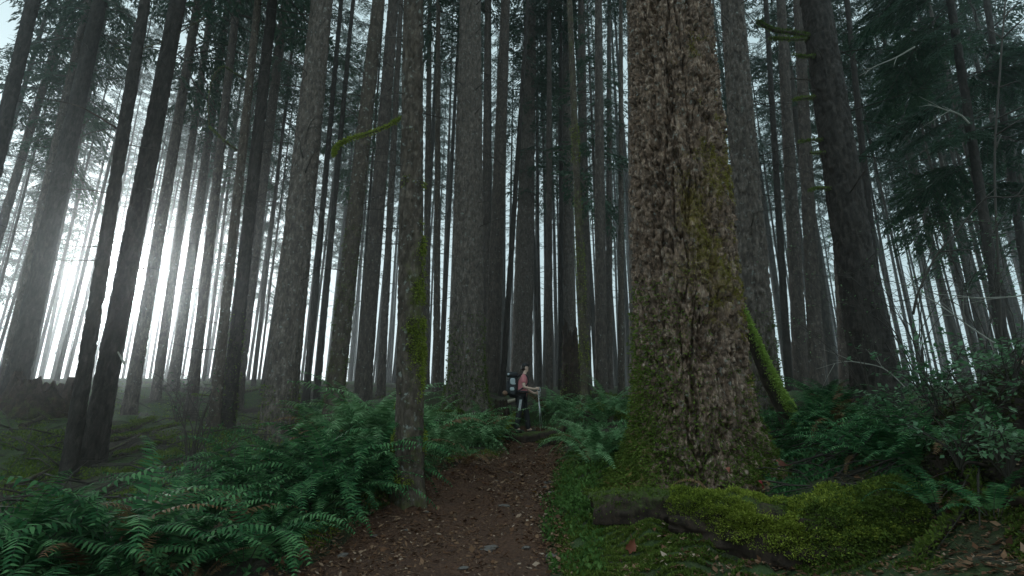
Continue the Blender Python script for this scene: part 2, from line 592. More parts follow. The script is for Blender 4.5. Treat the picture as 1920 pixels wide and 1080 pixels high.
def hit(px, py, dmin=3.5, dmax=60.0):
    """where the view ray through a photograph pixel meets the ground"""
    r = ray(px, py)
    d = np.arange(dmin, dmax, 0.05)
    P = r[None] * (d / r[1])[:, None]
    h = ground_h(P[:, 0], P[:, 1])
    k = np.argmax(P[:, 2] <= h)
    if P[k, 2] > h[k]:
        return None
    return np.array([P[k, 0], P[k, 1], h[k]])


def axis_lines(lo, hi, flo, fhi, fine, grow=1.18):
    a = list(np.arange(flo, fhi, fine))
    s, v = fine, fhi
    while v < hi:
        a.append(v); s = min(s * grow, 12); v += s
    a.append(hi)
    s, v, b = fine, flo, []
    while v > lo:
        s = min(s * grow, 12); v -= s; b.append(max(v, lo))
    return np.array(b[::-1] + a)


gx = axis_lines(-85, 85, -10, 9, 0.075)
gy = axis_lines(-40, 78, 3.6, 17, 0.075)
GX, GY = np.meshgrid(gx, gy)
V = np.stack([GX.ravel(), GY.ravel(), ground_h(GX.ravel(), GY.ravel())], 1)
nx, ny = len(gx), len(gy)
ii = (np.arange(ny - 1)[:, None] * nx + np.arange(nx - 1)[None]).ravel()
ground = obj('ground', mesh_np('ground', V, np.stack([ii, ii + 1, ii + nx + 1, ii + nx], 1), [M_GROUND], True))
ground['kind'] = 'structure'
ground['label'] = 'mossy brown forest floor rising into the mist'

GZ = V[:, 2].reshape(ny, nx).copy()


def ground_h(x, y):                       # from here on: read the built sheet
    x = np.atleast_1d(np.asarray(x, float)); y = np.atleast_1d(np.asarray(y, float))
    i = np.clip(np.searchsorted(gx, x) - 1, 0, nx - 2); j = np.clip(np.searchsorted(gy, y) - 1, 0, ny - 2)
    fx = np.clip((x - gx[i]) / (gx[i + 1] - gx[i]), 0, 1); fy = np.clip((y - gy[j]) / (gy[j + 1] - gy[j]), 0, 1)
    return (GZ[j, i] * (1 - fx) + GZ[j, i + 1] * fx) * (1 - fy) + (GZ[j + 1, i] * (1 - fx) + GZ[j + 1, i + 1] * fx) * fy


# trodden path, a sheet a little above the ground, edges running under the moss
ys = np.linspace(-2, 14.6, 260)
V = []
NP = 44
for y in ys:
    a, b = path_edges(np.array([y]))
    t = np.linspace(0, 1, NP)
    wob = 0.10 * vnoise(np.array([[y * 2.1, 0.3, 7.1]]), 3)[0]
    wob2 = 0.10 * vnoise(np.array([[y * 2.1, 5.3, 1.1]]), 4)[0]
    V.append(np.stack([a[0] + wob + (b[0] + wob2 - a[0] - wob) * t, np.full(NP, y), np.zeros(NP)], 1))
V = np.concatenate(V)
t = np.tile(np.linspace(0, 1, NP), len(ys))
edge = np.minimum(t, 1 - t)
V[:, 2] = ground_h(V[:, 0], V[:, 1]) + np.where(edge < 0.03, -0.05, 0.012) + 0.03 * fbm(V * 6, 21, 3) * sstep(0, 0.1, edge) + 0.016 * vnoise(V * 24, 8) * sstep(0, 0.1, edge) + 0.02 * sstep(0, 0.12, edge)
ii = (np.arange(len(ys) - 1)[:, None] * NP + np.arange(NP - 1)[None]).ravel()
path = obj('path', mesh_np('path', V, np.stack([ii, ii + 1, ii + NP + 1, ii + NP], 1), [M_PATH], True))
path['kind'] = 'structure'
path['label'] = 'narrow trodden path of reddish soil and fallen leaves'

# ------------------------------------------------------------------ foliage meshes
def kites(B, D, S, L, W):
    """leaf-shaped quads: base B, direction D, side S, length L, width W"""
    L = np.asarray(L)[:, None]; W = np.asarray(W)[:, None]
    m = B + D * L * 0.42
    V = np.stack([B, m - S * W * 0.5, B + D * L, m + S * W * 0.5], 1)
    return V


def unit(v):
    return v / (np.linalg.norm(v, axis=-1)[..., None] + 1e-9)


def make_spray(rg, n_tw=11, per=5, leaf_len=0.11, leaf_w=0.045, droop=0.25, twig_len=0.42, dbl=True):
    """a conifer bough of unit length along +X: flat drooping fans of needle sprigs; returns leaf quads (N,4,3) and twig lines"""
    quads, lines = [], []
    def main(t):
        return np.array([t, 0.04 * math.sin(t * 5 + rg.uniform(0, .1)), 0.06 * t - droop * t ** 2.0])
    lines.append([main(t) for t in np.linspace(0, 0.97, 6)])
    for k in range(n_tw):
        t = 0.14 + 0.84 * (k + rg.uniform(0, 0.7)) / n_tw
        p0 = main(t)
        for s in (-1, 1):
            l = twig_len * (1.02 - t) ** 0.75 * rg.uniform(0.7, 1.15) + 0.06
            ang = R(rg.uniform(42, 68))
            d0 = np.array([math.cos(ang), s * math.sin(ang), rg.uniform(-0.25, 0.08)])
            n = max(2, int(per * l / twig_len + 1.5))
            pts = []
            for j in range(n + 1):
                f = j / n
                pts.append(p0 + d0 * l * f + np.array([0, 0, -0.30 * l * f * f]))
            if l > 0.2:
                lines.append(pts)
            for j in range(1, n + 1):
                b = pts[j]
                for s2 in ((-1, 1) if dbl else (0,)):
                    a2 = s2 * R(rg.uniform(25, 60))
                    c, sn = math.cos(a2), math.sin(a2)
                    d = np.array([d0[0] * c - d0[1] * sn, d0[0] * sn + d0[1] * c, d0[2] - 0.25 * f + rg.uniform(-0.3, 0.12)])
                    d = unit(d)
                    sd = unit(np.cross(d, np.array([rg.uniform(-.5, .5), rg.uniform(-.5, .5), 1.0])))
                    quads.append(kites(b[None] - d * leaf_len * 0.2, d[None], sd[None], [leaf_len * rg.uniform(0.7, 1.5)], [leaf_w * rg.uniform(0.7, 1.3)])[0])
    return np.array(quads), lines


CROWN_SPRAYS = []
rgc = np.random.default_rng(11)
for k in range(6):
    CROWN_SPRAYS.append(make_spray(rgc, 11, 4, 0.11, 0.036, droop=rgc.uniform(0.12, 0.4)))


def make_crown(rg, height=20.0, radius=3.2, n=110, low_open=0.25):
    mb = MB()
    for k in range(n):
        h = (k + rg.uniform(0, 1)) / n
        z = h * height
        az = k * 2.399963 + rg.uniform(-0.5, 0.5)
        prof = (0.55 + 0.45 * min(1, h / low_open)) * (1 - h) ** 0.62
        L = radius * prof * rg.uniform(0.55, 1.15) + 0.35
        q, lines = CROWN_SPRAYS[rg.integers(len(CROWN_SPRAYS))]
        el = R(rg.uniform(-28, 8) + 30 * h)
        ca, sa, ce, se = math.cos(az), math.sin(az), math.cos(el), math.sin(el)
        M = np.array([[ca * ce, -sa, -ca * se], [sa * ce, ca, -sa * se], [se, 0, ce]])
        roll = rg.uniform(-0.35, 0.35)
        Mr = np.array([[1, 0, 0], [0, math.cos(roll), -math.sin(roll)], [0, math.sin(roll), math.cos(roll)]])
        M = M @ Mr * L
        V = q.reshape(-1, 3) @ M.T + np.array([0, 0, z])
        mb.add(V, np.arange(len(V)).reshape(-1, 4), m=0)
        P = np.array(lines[0]) @ M.T + np.array([0, 0, z])
        mb.tube(P, np.linspace(0.03, 0.008, len(P)) * (0.6 + L / 4), 3, 1, cap=False)
    return mb.mesh('crown', [M_NEEDLE, M_TWIG])


CROWNS = [make_crown(np.random.default_rng(100 + k), 20.0, 2.3 + 0.25 * (k % 3), 50) for k in range(5)]
YOUNG = [make_crown(np.random.default_rng(200 + k), 9.0, 1.7, 36, 0.1) for k in range(3)]
for me in YOUNG:
    me.materials[0] = M_HEM


def make_twigs(rg, n=34, z0=3.0, z1=15.0, r=0.22):
    """bare dead twigs still on a trunk, below its crown"""
    mb = MB()
    for k in range(n):
        z = z0 + (z1 - z0) * ((k + rg.uniform(0, 1)) / n) ** 0.8
        az = rg.uniform(0, 2 * np.pi)
        L = rg.uniform(0.35, 1.7)
        d = np.array([math.cos(az), math.sin(az), rg.uniform(-0.25, 0.3)])
        side = np.array([-d[1], d[0], 0])
        c1, c2 = rg.uniform(-0.3, 0.3), rg.uniform(-0.5, 0.15)
        P = np.array([d * (r * 0.6 + L * f) + side * c1 * L * f * f + np.array([0, 0, c2 * L * f * f]) for f in np.linspace(0, 1, 5)]) + np.array([0, 0, z])
        mb.tube(P, np.linspace(0.013, 0.003, 5), 3, cap=False)
        for j in range(rg.integers(0, 4)):
            f = rg.uniform(0.3, 0.9)
            b = P[int(f * 4)]
            d2 = unit(d + rg.normal(0, 0.6, 3)) * L * rg.uniform(0.15, 0.4)
            mb.tube(np.array([b, b + d2 * 0.5, b + d2 + np.array([0, 0, -0.05])]), [0.006, 0.004, 0.002], 3, cap=False)
    return mb.mesh('twigs', [M_TWIG])


TWIGS = [make_twigs(np.random.default_rng(300 + k)) for k in range(5)]


# ------------------------------------------------------------------ trunks
def radius_at(z, r0, H):
    return r0 * np.clip(1 - z / H, 0.02, 1.05) ** 0.7


def make_trunk(r0, H, lean, nseg, zs, seed, cell=(0.09, 0.28), depth=0.02, flare=0.5, fh=0.45, lobes=5, moss_fn=None, rough=0.012, wob=0.04, mat=None, wig=0.0, roots=()):
    th = np.arange(nseg) * 2 * np.pi / nseg
    zs = np.asarray(zs, float)
    Z, TH = np.meshgrid(zs, th, indexing='ij')
    Z, TH = Z.ravel(), TH.ravel()
    ph = seed * 1.7
    lob = 0.55 + 0.45 * np.cos(lobes * TH + ph + 0.6 * np.sin(2 * TH + ph)) * np.cos(TH * 1 + ph * 0.3) ** 2 + 0.25 * np.cos(2 * TH + ph)
    r = radius_at(np.maximum(Z, 0), r0, H) + r0 * flare * np.exp(-np.maximum(Z + 0.1, 0) / fh) * lob
    C, S = np.cos(TH), np.sin(TH)
    for ra, rl, rw, rh in roots:                      # buttress roots
        dth = np.angle(np.exp(1j * (TH - ra)))
        r = r + r0 * rl * np.exp(-(dth / rw) ** 2) * np.exp(-np.maximum(Z + 0.15, 0) / rh)
    p0 = np.stack([r * C, r * S, Z], 1) + seed * 3.1
    r = r * (1 + wob * fbm(p0 * 0.9 / max(r0, 0.15) * 0.5, seed, 3))
    # bark: long broken furrows between ridges, and flakes standing proud by different amounts
    cw, ch = cell
    wv = np.stack([vnoise(p0 * 3.1, seed + 5), vnoise(p0 * 3.1, seed + 6), 0 * Z], 1)
    q = p0 / np.array([cw, cw, ch]) + wv * 0.35
    fur = np.abs(vnoise(q, seed) + 0.42 * vnoise(q * np.array([2.1, 2.1, 1.7]), seed + 1) + (0.25 * vnoise(q * np.array([4.3, 4.3, 5.0]), seed + 3) + 0.15 * vnoise(q * np.array([9.0, 9.0, 13.0]), seed + 4) if nseg >= 60 else 0))
    fur = sstep(0.0, 0.26, fur)
    ridge = 0.55 * vnoise(q * np.array([0.6, 0.6, 0.5]), seed + 2)
    if nseg >= 60:
        fs = np.array([cw * 0.42, cw * 0.42, cw * 0.75])
        g1, g2, gid = worley(p0 / fs + wv * 0.8 + 0.5 * np.stack([vnoise(p0 * 11, seed + 8), vnoise(p0 * 11, seed + 9), vnoise(p0 * 9, seed + 10)], 1), seed + 40, True)
        flake = 1.1 * gid ** 1.5 * sstep(0.0, 0.15, g2 - g1) - 0.35
    else:
        flake = 0.4 * vnoise(p0 / (cw * 0.4), seed + 12)
    vf = np.abs(vnoise(p0 / np.array([cw * 0.33, cw * 0.33, ch * 0.42]) + wv * 0.5, seed + 21))
    disp = depth * (1.5 * (fur - 0.75) + 0.45 * ridge + 0.8 * flake + 0.4 * (sstep(0, 0.35, vf) - 0.6)) + rough * fbm(p0 * 16, seed + 60, 3)
    r = r + disp
    ax = lean[0] * Z + wig * np.sin(Z * 0.45 + ph) , lean[1] * Z + wig * np.cos(Z * 0.37 + ph)
    V = np.stack([r * C + ax[0], r * S + ax[1], Z], 1)
    n, k = nseg, len(zs)
    i = np.arange(k - 1)[:, None] * n
    j = np.arange(n)[None]
    Q = np.stack([i + j, i + (j + 1) % n, i + n + (j + 1) % n, i + n + j], -1).reshape(-1, 4)
    moss = moss_fn(V, TH, Z) if moss_fn else np.zeros(len(V))
    me = mesh_np('trunk', V, Q, [mat] if mat else [], nseg < 200, attrs={'moss': moss})
    return me, V, np.stack([C, S, np.zeros_like(C)], 1), moss


def zrows(dz, zfine, H, dz2=1.2):
    a = list(np.arange(-0.5, zfine, dz))
    s = dz
    v = zfine
    while v < H:
        a.append(v)
        s = min(s * 1.25, dz2)
        v += s
    a.append(H)
    return a


def moss_tufts(parent, V, Nn, w, count, size, mat, seed, per=3, droop=0.3):
    rg = np.random.default_rng(seed)
    w = np.clip(w, 0, None)
    if w.sum() <= 0:
        return
    k = rg.choice(len(V), count, p=w / w.sum())
    P = V[k] + rg.normal(0, size * 0.4, (count, 3))
    Vv, Q = blades(P, Nn[k], size, rg, per, 0.5, 0.7, droop)
    o = obj('moss', mesh_np('moss', Vv, Q, [mat]), parent)
    o['kind'] = 'stuff'
    return o


MATS = {'b': M_BROWN, 'g': M_GREY, 'd': M_DARK, 'm': M_MOSSY}
TREES = {}
tree_no = 0


def main_tree(key, xb, yb, D, xt, w, yw, mat, label, H=36.0, crown=True, twigs=True, hi=False, moss_fn=None, cell=None, depth=None, flare=0.45, group=None, cz=None, wig=0.0):
    """a tree whose foot shows at pixel (xb, yb), at distance D; xt = where its axis leaves the frame's top; w = trunk width in pixels at row yw"""
    global tree_no
    tree_no += 1
    sd = tree_no
    base = at(xb, yb, D)
    base[2] = gz(base[0], base[1])
    top = at(xt, 0, D)
    lean = np.array([(top[0] - base[0]) / (top[2] - base[2]), 0.0])
    rr = ray(xb, yw)
    rad_w = w / 2 / FPX * D / rr[1] * math.cos(math.atan2(rr[0], rr[1]))     # off axis a round stem looks wider
    zw = max(rr[2] * D / rr[1] - base[2], 0.5)
    r0 = rad_w / (1 - zw / H) ** 0.7
    t = thing('conifer_tree', label, 'tree', base, group)
    px_m = FPX / D * 0.533          # render pixels per metre
    if cell is None:
        cell = (max(0.045, r0 * 0.17), max(0.25, r0 * 0.8))
    if depth is None:
        depth = min(0.035, 0.06 * r0 + 0.008)
    nseg = int(np.clip(2 * np.pi * r0 * px_m / 1.6, 20, 128))
    dz = float(np.clip(2.2 / px_m, 0.03, 0.2))
    zfine = min(H - 2, D * 1.05 + 1.5)
    me, Vt, Nt, mo = make_trunk(r0, H, lean, nseg, zrows(dz, zfine, H), sd, cell, depth, flare, 0.35 + r0 * 0.4, 5, moss_fn, 0.01, 0.05, MATS[mat], wig)
    o = obj('trunk', me, t)
    rg = np.random.default_rng(1000 + sd)
    if crown:
        cz = cz if cz is not None else (rg.uniform(10, 13) if (xb < 480 and D > 11) else rg.uniform(23, 27) if D < 19 else rg.uniform(15, 19))
        obj('crown', CROWNS[sd % len(CROWNS)], t, (lean[0] * cz, lean[1] * cz, cz), (0, 0, rg.uniform(0, 6.28)), (0.55 if (D < 19 and xb > 480) else 0.85, 0.55 if (D < 19 and xb > 480) else 0.85, (H - cz + 0.5) / 20.0))
    if twigs:
        s = max(0.7, r0 / 0.25)
        tw = obj('twigs', TWIGS[sd % len(TWIGS)], t, (0, 0, 0), (0, 0, rg.uniform(0, 6.28)), (min(s, 1.5), min(s, 1.5), 1))
        # follow the lean by shearing is not needed: the lean is at most a few degrees
        tw.rotation_euler = Matrix.Rotation(math.atan(lean[0]), 3, 'Y').to_euler()
        tw['kind'] = 'stuff'
    TREES[key] = dict(t=t, base=base, lean=lean, r0=r0, H=H, V=Vt, N=Nt, moss=mo, D=D)
    return TREES[key]


def low_moss(zmax, amt, side=None, sw=0.5):
    def fn(V, TH, Z):
        m = amt * np.exp(-np.maximum(Z, 0) / zmax)
        if side is not None:
            m = m * (1 - sw + sw * np.cos(TH - side))
        return m
    return fn


# --- the giant in front
base = at(1308, 900, 7.5)
base[2] = gz(base[0], base[1])
top = at(1253, 0, 7.5)
H = 46.0
lean = np.array([(top[0] - base[0]) / (top[2] - base[2]), 0.0])
rr = ray(1290, 540)
r0 = 188 / 2 / FPX * 7.5 / rr[1] / (1 - 2.6 / H) ** 0.7 * math.cos(math.atan2(rr[0], rr[1]))
big = thing('conifer_tree', 'giant furrowed mossy tree towering right of the path', 'tree', base)


def big_moss(V, TH, Z):
    side = np.clip(np.cos(TH - R(-55)), 0, 1)                  # towards the camera and right
    left = np.clip(np.cos(TH - R(-170)), 0, 1)
    b = 0.42 * np.exp(-np.maximum(Z, 0) / 0.9) * (1 - 0.9 * np.exp(-((np.angle(np.exp(1j * (TH - R(-112))))) / 0.45) ** 2)) + 0.30 * left * np.exp(-np.maximum(Z - 0.3, 0) / 1.5)
    band = 0.55 * np.exp(-((Z - 2.9) / 1.7) ** 2) * side
    n = fbm(V * np.array([1.6, 1.6, 0.9]), 77, 3)
    return np.clip(b + band + 0.5 * n, 0, 1)


me, BV, BN, Bm = make_trunk(r0, H, lean, 440, zrows(0.0165, 8.6, H), 91, (0.13, 0.85), 0.075, 0.5, 0.5, 4, big_moss, 0.03, 0.07, M_BIG, roots=[(R(188), 0.62, 0.42, 0.5), (R(-30), 0.55, 0.35, 0.45), (R(-85), 0.35, 0.3, 0.4), (R(80), 0.6, 0.35, 0.5)])
obj('trunk', me, big)
obj('crown', CROWNS[1], big, (lean[0] * 28, 0, 28), (0, 0, 1.1), (1.1, 1.1, 0.9))
zz = BV[:, 2]
front = BN[:, 1] < 0.35
moss_tufts(big, BV, BN, (zz > -0.1) * (zz < 1.4) * front * np.exp(-np.maximum(zz, 0) / 0.45) * (0.1 + Bm) * (1 - 0.93 * np.exp(-((np.arctan2(BN[:, 1], BN[:, 0]) - R(-112)) / 0.42) ** 2)), 14000, 0.026, M_MOSS, 1, 3, 0.4)
ang = np.arctan2(BN[:, 1], BN[:, 0])
wl_ = (zz > -0.2) * (zz < 2.6) * np.clip(np.cos(ang - R(-165)), 0, 1) ** 2 * np.exp(-np.maximum(zz, 0) / 0.9)
moss_tufts(big, BV, BN, wl_, 7000, 0.04, M_MOSS, 2, 3, 0.4)
moss_tufts(big, BV, BN, (zz > 0.8) * (zz < 6.5) * front * sstep(0.3, 0.8, Bm + 0.75 * fbm(BV * 7, 5, 4)) * (0.15 + sstep(0.4, 0.9, BN[:, 0] * 0.5 + 0.7)), 26000, 0.016, M_MOSS_G, 3, 2, 0.8)
TREES['big'] = dict(t=big, base=base, lean=lean, r0=r0, H=H)

# --- the trees that can be told apart, left to right
T = main_tree
T('a1', -130, 830, 9.0, 62, 34, 200, 'd', 'dark slanting trunk cut by the upper corner of the photo, farthest to the left')
T('a2', -90, 735, 19.0, 130, 18, 200, 'b', 'thin misty trunk slanting behind the dark corner trunk')
T('a3', 22, 755, 13.0, 188, 44, 560, 'd', 'thick dark trunk at the frame edge behind the jagged old stump')
T('a4', 5, 735, 16.0, 165, 24, 450, 'b', 'grey trunk half hidden behind the thick dark trunk at the frame edge')
T('b1', 122, 915, 8.6, 272, 30, 540, 'd', 'slim dark trunk, the left one of the leaning pair before the sun glow', moss_fn=low_moss(3, 0.2))
T('b2', 163, 902, 9.2, 334, 43, 500, 'd', 'stouter dark trunk, the right one of the leaning pair before the sun glow', moss_fn=low_moss(3, 0.25))
T('b3', 238, 795, 15.0, 372, 25, 500, 'b', 'hazy trunk standing right beside the brightest glow of the mist')
T('b4', 288, 765, 18.5, 398, 18, 500, 'b', 'slender hazy trunk just right of the sun glow, growing from a mossy bank')
T('b5', 322, 740, 20.0, 428, 20, 500, 'b', 'third hazy trunk to the right of the sun glow')
T('b6', 355, 790, 14.0, 445, 20, 500, 'b', 'brown trunk rising behind the dead twiggy shrub')
T('c1', 398, 812, 11.3, 484, 20, 600, 'm', 'pale flecked trunk with short dead twigs, left half of the tight pair', moss_fn=low_moss(4, 0.1))
T('c2', 424, 808, 11.6, 511, 27, 600, 'd', 'dark straight trunk with a hooked mossy branch, right half of the tight pair', moss_fn=low_moss(4, 0.1))
T('c3', 443, 748, 18.0, 535, 23, 500, 'b', 'greyish trunk between the tight pair and the stout rough trunk')
T('d1', 517, 840, 11.6, 604, 58, 560, 'g', 'stout rough grey brown trunk left of the ferns, widest on that side', cell=(0.075, 0.5), depth=0.022, moss_fn=low_moss(1.2, 0.2))
T('d2', 571, 772, 18.0, 640, 12, 500, 'd', 'thin dark trunk close behind the stout rough trunk')
T('d3', 591, 772, 17.0, 662, 11, 500, 'd', 'second thin dark trunk between the stout rough trunk and the mossy one')
T('e1', 618, 832, 11.5, 710, 33, 560, 'm', 'slim moss flecked trunk rising out of ferns, with a mossy twig low down', moss_fn=low_moss(6, 0.22))
T('e2', 678, 765, 14.5, 738, 29, 560, 'b', 'furrowed brown trunk between the moss flecked one and the trunk by the path', moss_fn=low_moss(1.5, 0.2))
T('e3', 713, 752, 18.0, 752, 14, 560, 'b', 'thin brown trunk half hidden behind the mossy trunk by the path')
T('f1', 766, 948, 7.3, 775, 46, 560, 'm', 'mossy lichen spotted trunk standing right at the edge of the path', cell=(0.045, 0.25), depth=0.022, flare=0.9,
  moss_fn=lambda V, TH, Z: 0.28 * np.exp(-((Z - 2.4) / 1.3) ** 2) * np.clip(0.4 + np.cos(TH - R(-30)), 0, 1) + 0.30 * np.exp(-np.maximum(Z, 0) / 0.8))
T('g1', 797, 742, 21.0, 806, 13, 500, 'm', 'slender greenish trunk just right of the trunk by the path')
T('g2', 818, 745, 19.0, 822, 12, 500, 'm', 'slender mossy trunk close left of the thick rough trunk behind the ferns')
T('h1', 874, 765, 15.0, 882, 57, 500, 'g', 'thick rough trunk with mossy foot left of the hiker, behind the ferns', cell=(0.09, 0.5), depth=0.03, flare=0.6, moss_fn=low_moss(1.2, 0.35))
T('h2', 908, 745, 20.0, 914, 15, 500, 'b', 'straight brown trunk touching the thick rough trunk on its right')
T('h3', 921, 755, 17.5, 948, 26, 500, 'b', 'brown trunk with its foot just left of the backpack')
T('h4', 941, 748, 17.0, 990, 9, 400, 'd', 'very thin dark pole leaning right above the hiker')
T('i1', 977, 768, 24.0, 996, 36, 560, 'g', 'broad grey trunk directly behind the hiker')
T('i2', 1030, 748, 22.0, 1030, 12, 500, 'b', 'thin grey trunk between the hiker and the broken snag')
T('i3', 1052, 745, 23.0, 1052, 9, 500, 'd', 'very thin trunk left of the broken snag')
T('i4', 1068, 748, 25.0, 1062, 23, 500, 'g', 'pale grey trunk rising straight behind the broken snag')
T('j1', 1099, 772, 13.0, 1068, 14, 500, 'm', 'slim moss coated trunk standing just right of the broken snag', moss_fn=lambda V, TH, Z: 0.22 + 0 * Z)
T('j2', 1098, 748, 21.0, 1090, 19, 400, 'b', 'hazy trunk behind the slim moss coated one')
T('j3', 1128, 752, 17.0, 1122, 20, 500, 'b', 'straight dark brown trunk right of the slim moss coated one')
T('j4', 1143, 748, 22.0, 1142, 12, 500, 'b', 'slender hazy trunk beside the straight dark brown one')
T('j5', 1166, 755, 19.0, 1164, 11, 500, 'm', 'white flecked thin trunk two places left of the giant')
T('j6', 1196, 772, 13.5, 1184, 22, 400, 'g', 'grey ribbed trunk peeking out along the left side of the giant')
T('k1', 1436, 800, 10.3, 1372, 58, 500, 'g', 'large grey trunk close behind the giant on its right', cell=(0.06, 0.4), depth=0.032, moss_fn=low_moss(1.0, 0.3))
T('k2', 1482, 750, 16.0, 1436, 13, 400, 'd', 'thin dark trunk right of the large grey one')
T('k3', 1506, 752, 17.0, 1464, 25, 400, 'b', 'brown grey trunk with short stubs left of the black trunk')
T('k4', 1538, 765, 14.0, 1497, 26, 400, 'b', 'brownish trunk half covered by the black leaning trunk')
T('k5', 1598, 785, 12.0, 1548, 28, 590, 'b', 'reddish brown trunk with a moss lit edge against the black trunk', moss_fn=lambda V, TH, Z: 0.30 * np.clip(np.cos(TH - R(-60)), 0, 1))
T('l1', 1652, 800, 8.5, 1528, 78, 540, 'd', 'massive black leaning trunk with moss tipped branch stubs', cell=(0.07, 0.35), depth=0.022, moss_fn=low_moss(2.5, 0.15))
T('l2', 1668, 755, 17.0, 1588, 14, 300, 'd', 'thin trunk rising along the right edge of the black leaning one')
T('m1', 1902, 765, 11.0, 1782, 22, 400, 'd', 'slim dark hemlock trunk carrying low drooping boughs at far right', crown=True)
T('m2', 1960, 760, 12.0, 1850, 18, 400, 'd', 'thin dark trunk cut by the frame edge behind the drooping boughs')

# tufts on the mossier ones
for key, cnt, sz, mt, wfn in (
        ('f1', 4200, 0.028, M_MOSS_Y, lambda d: (d['V'][:, 2] > 0.2) * (d['V'][:, 2] < 5.5) * sstep(0.2, 0.6, d['moss'] + 0.55 * fbm(d['V'] * 4, 4, 4))),
        ('e1', 1500, 0.03, M_MOSS, lambda d: (d['V'][:, 2] > 0) * (d['V'][:, 2] < 7) * sstep(0.1, 0.35, d['moss'] + 0.25 * fbm(d['V'] * 2, 4, 3))),
        ('h1', 2600, 0.05, M_MOSS, lambda d: (d['V'][:, 2] > -0.1) * (d['V'][:, 2] < 2.5) * d['moss']),
        ('j1', 1800, 0.03, M_MOSS_Y, lambda d: (d['V'][:, 2] > 0) * (d['V'][:, 2] < 8) * sstep(0.1, 0.4, d['moss'] + 0.3 * fbm(d['V'] * 2, 6, 3))),
        ('k1', 1500, 0.04, M_MOSS, lambda d: (d['V'][:, 2] > -0.1) * (d['V'][:, 2] < 2.0) * d['moss']),
        ('d1', 900, 0.04, M_MOSS, lambda d: (d['V'][:, 2] > -0.1) * (d['V'][:, 2] < 1.2) * d['moss']),
        ('c2', 500, 0.035, M_MOSS, lambda d: (d['V'][:, 2] > -0.1) * (d['V'][:, 2] < 2.5) * d['moss'])):
    d = TREES[key]
    moss_tufts(d['t'], d['V'], d['N'], wfn(d), cnt, sz, mt, 40 + cnt, 3, 0.5)


def branch(key, pts, r_a, r_b, mat=M_TWIG, moss=0, mossmat=M_MOSS_Y, size=0.03, name='branch', nodist=None, fork=None):
    """a branch through photograph pixels (px, py, depth offset from its tree)"""
    d = TREES[key]
    P = []
    for px, py, dd in pts:
        P.append(at(px, py, d['base'][1] + dd) - d['base'])
    P = bez(P, 14)
    rad = np.linspace(r_a, r_b, len(P)) * (1 + 0.12 * np.sin(np.arange(len(P)) * 2.1))
    mb = MB()
    mb.tube(P, rad, 7)
    for f, v, L in (fork or []):
        b = P[int(f * 13)]
        v = unit(np.array(v, float))
        mb.tube(np.array([b, b + v * L * 0.5 + np.array([0, 0, .02 * L]), b + v * L]), [r_b * 1.3, r_b, r_b * 0.5], 5)
    me = mb.mesh(name, [mat], True)
    o = obj(name, me, d['t'])
    if moss:
        rg = np.random.default_rng(int(abs(pts[0][0])) + 3)
        k = rg.integers(0, len(P) - 1, moss)
        f = rg.uniform(0, 1, moss)[:, None]
        B = P[k] * (1 - f) + P[k + 1] * f
        Nn = unit(rg.normal(0, 0.7, (moss, 3)) + np.array([0, -0.2, 0.45]))
        B = B + Nn * rad[k][:, None] * 0.9
        Vv, Q = blades(B, Nn, size, rg, 3, 0.5, 0.6, 0.2)
        m = obj('moss', mesh_np('moss', Vv, Q, [mossmat]), o)
        m['kind'] = 'stuff'
    return o


branch('f1', [(752, 222, 0.05), (735, 232, -0.1), (700, 248, -0.25), (665, 258, -0.35), (640, 268, -0.4), (628, 280, -0.4), (626, 292, -0.4)], 0.018, 0.010, M_DEAD, 1300, M_MOSS_Y, 0.024, fork=[(0.55, (-.6, 0, -.5), .16), (0.8, (-.5, 0, .6), .12), (0.35, (-.3, -.3, .8), .14)])
branch('f1', [(785, 458, 0.0), (800, 455, -0.1), (822, 470, -0.3)], 0.008, 0.003)
branch('l1', [(1520, 70, 0), (1490, 62, -0.2), (1455, 58, -0.3), (1432, 48, -0.35), (1420, 40, -0.35)], 0.045, 0.022, M_DEAD, 1100, M_MOSS, 0.025)
branch('l1', [(1515, 72, 0), (1490, 74, -0.3), (1465, 73, -0.5), (1444, 72, -0.5)], 0.03, 0.014, M_DEAD, 700, M_MOSS, 0.022)
branch('l1', [(1528, 183, 0), (1505, 184, -0.2), (1488, 187, -0.3)], 0.03, 0.012, M_DEAD, 350, M_MOSS, 0.022)
branch('l1', [(1545, 262, 0), (1520, 263, -0.2), (1498, 266, -0.3)], 0.024, 0.008, M_DEAD, 250, M_MOSS, 0.02)
branch('l1', [(1552, 286, 0), (1535, 287, -0.2), (1519, 287, -0.3)], 0.024, 0.016, M_DEAD, 100, M_MOSS, 0.025)
branch('l1', [(1560, 355, 0), (1535, 353, -0.2), (1517, 357, -0.3)], 0.026, 0.009, M_DEAD, 280, M_MOSS, 0.022)
branch('l1', [(1520, 150, 0), (1500, 148, -0.2), (1482, 148, -0.3)], 0.02, 0.012, M_DEAD)
branch('l1', [(1542, 105, 0), (1512, 106, -0.2), (1485, 103, -0.3)], 0.022, 0.012, M_DEAD, 200, M_MOSS, 0.03)
branch('c2', [(462, 150, 0), (440, 138, -0.3), (418, 125, -0.5), (400, 145, -0.6), (391, 185, -0.65), (392, 235, -0.7)], 0.022, 0.010, M_DEAD, 300, M_MOSS, 0.022)
branch('c2', [(448, 284, 0), (425, 268, -0.2), (405, 250, -0.3), (393, 238, -0.35)], 0.026, 0.012, M_DEAD, 400, M_MOSS, 0.024)
branch('c2', [(444, 322, 0), (425, 312, -0.2), (408, 300, -0.3), (398, 292, -0.3)], 0.012, 0.005)
